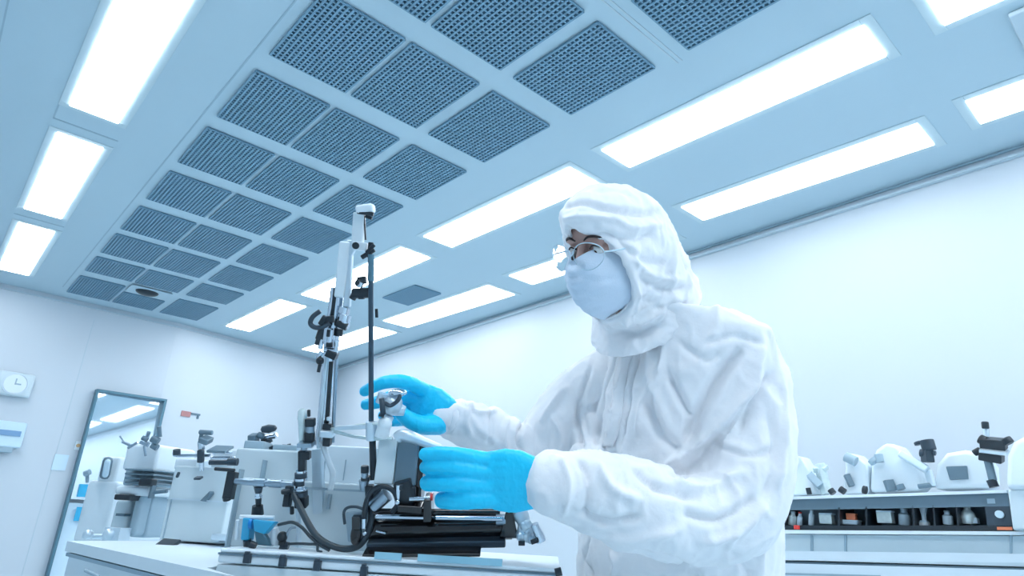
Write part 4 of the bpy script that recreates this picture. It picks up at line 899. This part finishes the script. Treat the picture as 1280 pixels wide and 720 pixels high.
# gloves
for k, s in (('near', 1), ('far', 2)):
    mb = MB(); hand_union(mb, HANDS[k]); g = remeshed(mb, .0022, 3, 'glove', 'glove', PER)
    folds(g, [([(668, 585), (664, 605), (668, 630)], 3, -.0015), ([(676, 585), (672, 605), (675, 628)], 3, .0015), ([(632, 600), (615, 600)], 3, -.0016), ([(635, 577), (615, 577)], 3, -.0016), ([(640, 614), (618, 615)], 3, -.0016)] if s == 1 else [([(545, 490), (532, 512), (530, 535)], 4, -.0016)], crumple=.0006, cscale=60)
    g['label'] = 'bright blue glove on the %s hand' % ('lower, nearer' if s == 1 else 'upper, farther')
# hood
HR = [((.108, .069), (.052, -.130), .060, .052), ((.118, .082), (.055, -.138), .070, .046), ((.104, .112), (.046, -.146), .084, .026), ((.045, .140), (.038, -.150), .092, .01), ((-.02, .143), (.03, -.155), .096, 0), ((-.085, .118), (.022, -.160), .101, 0), ((-.132, .065), (.018, -.165), .106, 0), ((-.168, -.01), (.016, -.172), .112, 0), ((-.195, -.075), (.018, -.180), .120, 0), ((-.188, -.120), (.026, -.188), .122, 0), ((-.155, -.145), (.036, -.200), .110, 0), ((-.12, -.16), (.045, -.215), .095, 0)]
def hood_ring(yo, zo, yi, zi, w, rec=0, n=72):
    tp_ = .32*rec/.052
    c = H(0, (yo+yi)/2, (zo+zi)/2); a = (H(0, yo, zo)-H(0, yi, zi))/2; out = []
    for i in range(n):
        t = 2*pi*i/n; out.append(c + a*cos(t) + HS*(w*(1-tp_*cos(t))*math.copysign(abs(sin(t))**.85, sin(t))) - HF*(rec*sin(t)**2))
    return out
params = catmull([V3((a[0], a[1], r)) for a, _, _, r in HR], 7), catmull([V3((c[0], c[1], w)) for _, c, w, _ in HR], 7)
rg = [hood_ring(p.x, p.y, q.x, q.y, q.z, p.z) for p, q in zip(*params)]
b = MB(); b.loft(rg, cap=False); hood = b.build('hood', 'suit', PER, smooth=2)
q = hood.modifiers.new('sub', 'SUBSURF'); q.levels = q.render_levels = 1
dg = bpy.context.evaluated_depsgraph_get(); nm2 = bpy.data.meshes.new_from_object(hood.evaluated_get(dg)); hood.modifiers.clear(); hood.data = nm2
HL = [([(705, 262), (730, 255), (760, 262), (800, 268), (825, 266)], 5, -.009), ([(700, 275), (735, 270), (770, 276)], 4, .006), ([(745, 290), (790, 300), (815, 290)], 5, -.007), ([(760, 265), (790, 285), (830, 280)], 5, .006),
 ([(770, 300), (800, 325), (835, 330)], 5, -.006), ([(790, 320), (815, 345), (850, 350)], 5, .007), ([(800, 345), (830, 362), (860, 358)], 5, -.008), ([(833, 270), (840, 310), (838, 345)], 6, .006), ([(846, 285), (852, 320), (868, 350)], 5, -.006),
 ([(775, 400), (805, 400), (835, 385)], 6, .010), ([(768, 415), (800, 416), (832, 400)], 5, -.010), ([(800, 370), (830, 385), (862, 380)], 6, -.007), ([(790, 235), (810, 245), (822, 265)], 6, .004), ([(745, 240), (770, 238), (790, 245)], 6, -.004),
 ([(735, 295), (762, 300), (785, 330), (798, 370), (790, 398)], 3.5, .004)]
folds(hood, [(p_, w_*.8, h_*1.3) for p_, w_, h_ in HL], crumple=.0062, cscale=17, seed=11)
q = hood.modifiers.new('sol', 'SOLIDIFY'); q.thickness = .0022; q.offset = -1
# rolled hem round the face opening
b = MB(); r0 = [p for p in rg[0]]; b.tube(r0+[r0[0]], .0026, 8, 0); b.build('hood_hem', 'suit', PER, smooth=2)
# collar flap at the neck
# mask
prof = [(.004, .120, .030), (-.012, .128, .045), (-.035, .131, .058), (-.060, .127, .064), (-.085, .116, .064), (-.108, .098, .058), (-.126, .074, .046), (-.134, .052, .030)]
pr = catmull([V3(p) for p in prof], 5); vs = []; NT = 36
for zc, yc, hw in [tuple(p) for p in pr]:
    for j in range(NT+1):
        t = -1+2*j/NT; th = t*1.42
        x = (hw+.010)*sin(th)/sin(1.42); y = yc - (yc-.012)*(1-cos(th))**1.0/(1-cos(1.42))*.98
        pleat = .0018*sin(zc*260)*(cos(th)**2)
        vs.append(H(x, y+pleat, zc + .022*(t*t) + .010*sin(abs(t)*3)))
fs = []
for i in range(len(pr)-1):
    for j in range(NT): fs.append((i*(NT+1)+j, i*(NT+1)+j+1, (i+1)*(NT+1)+j+1, (i+1)*(NT+1)+j))
b = MB(); b.add(vs, fs); mk = b.build('face_mask', 'mask', PER, smooth=2)
folds(mk, [([(722, 345), (750, 352), (775, 345)], 3, -.003), ([(722, 362), (752, 372), (785, 360)], 3, -.003), ([(735, 385), (760, 388), (780, 375)], 3, .002)], crumple=.0015, cscale=30)
q = mk.modifiers.new('sol', 'SOLIDIFY'); q.thickness = .002
for s in (-1, 1):
    b = MB(); b.tube([H(.063*s, .045, -.002), H(.075*s, .02, .008), H(.082*s, -.02, .012)], .0045, 10, 5); b.build('ear_loop', 'tan', mk, smooth=2)
    b = MB(); b.tube([H(.064*s, .03, -.09), H(.078*s, .0, -.05), H(.084*s, -.02, -.02)], .0022, 8, 5); b.build('mask_strap', 'strap', mk, smooth=2)
# safety glasses
gl = MB(); 
def lens_pt(s, t, k=1.0): 
    x = .037+.033*k*cos(t); z = .014+.024*k*sin(t)*(1 if sin(t) > 0 else 1.25); y = .122-.9*(x-.02)**2*8 if x > .02 else .122
    return H(s*x, y, z)
gp = MB(); ln = MB()
for s in (-1, 1):
    ring = [lens_pt(s, 2*pi*i/32) for i in range(32)]; gp.tube(ring+[ring[0]], .0011, 8, 0)
    ln.add([H(s*.037, .119, .006)]+ring, [(0, 1+i, 1+(i+1) % 32) for i in range(32)])
    gp.tube([lens_pt(s, .1), H(s*.078, .06, .014), H(s*.084, .0, .012)], .0016, 8, 4)
gp.tube([lens_pt(-1, pi-.3), H(0, .124, .014), lens_pt(1, pi-.3)], .002, 8, 4)
go = gp.build('safety_glasses', 'pale', PER, smooth=2); lo = ln.build('lens', 'clear', go, smooth=2); q = lo.modifiers.new('sol', 'SOLIDIFY'); q.thickness = .0014

# pieces fixed to another part sit one level deeper
def nest(root, child, par):
    for r in [o for o in COL.objects if o.parent is None and o.name.split('.')[0] == root]:
        ps = [c for c in r.children if c.name.split('.')[0] == par]
        if not ps: continue
        for c in [c for c in r.children if c.name.split('.')[0] == child]: c.parent = ps[0]
for a_ in (('wall_clock', 'hands', 'dial'), ('wall_clock', 'rim', 'dial'), ('wall_dispenser', 'label_band', 'housing'), ('wall_button', 'push_cap', 'plate'), ('steel_column', 'pivot_screw', 'pivot_plate'),
           ('steel_column', 'clamp_screw', 'cross_clamp'), ('steel_column', 'cap_lip', 'top_cap'), ('steel_column', 'head_edge', 'head_block'), ('motor_stage', 'bracket_screw', 'side_bracket'), ('motor_stage', 'bracket_opening', 'side_bracket'),
           ('motor_stage', 'red_ring', 'bracket_rod'), ('motor_stage', 'knob_trim', 'round_knob'), ('motor_stage', 'knob_cap', 'round_knob'), ('equipment_rack', 'maker_plate', 'top_fascia'), ('equipment_rack', 'pale_dial', 'end_panel'),
           ('equipment_rack', 'orange_mark', 'end_panel'), ('chamber_cabinet', 'slot', 'body'), ('control_cabinet', 'oval_window', 'oval_ring'), ('blue_valve', 'white_rim', 'blue_body'), ('draped_microscope', 'dark_panel', 'cover'),
           ('microscope', 'dark_panel', 'body'), ('monitor_case', 'screen', 'case'), ('inspection_microscope', 'pale_band', 'black_head'), ('process_instrument', 'dark_strip', 'louvre_box'), ('instrument_table', 'blue_strip', 'rail')): nest(*a_)

# ------------------------------------------------------------------ light and colour
w = bpy.data.worlds.new('world'); SC.world = w; w.use_nodes = True
w.node_tree.nodes['Background'].inputs[0].default_value = (.6, .8, 1, 1); w.node_tree.nodes['Background'].inputs[1].default_value = .3
vs_ = SC.view_settings; vs_.view_transform = 'Standard'; vs_.look = 'None'; vs_.gamma = 1; vs_.use_curve_mapping = False; vs_.exposure = .10
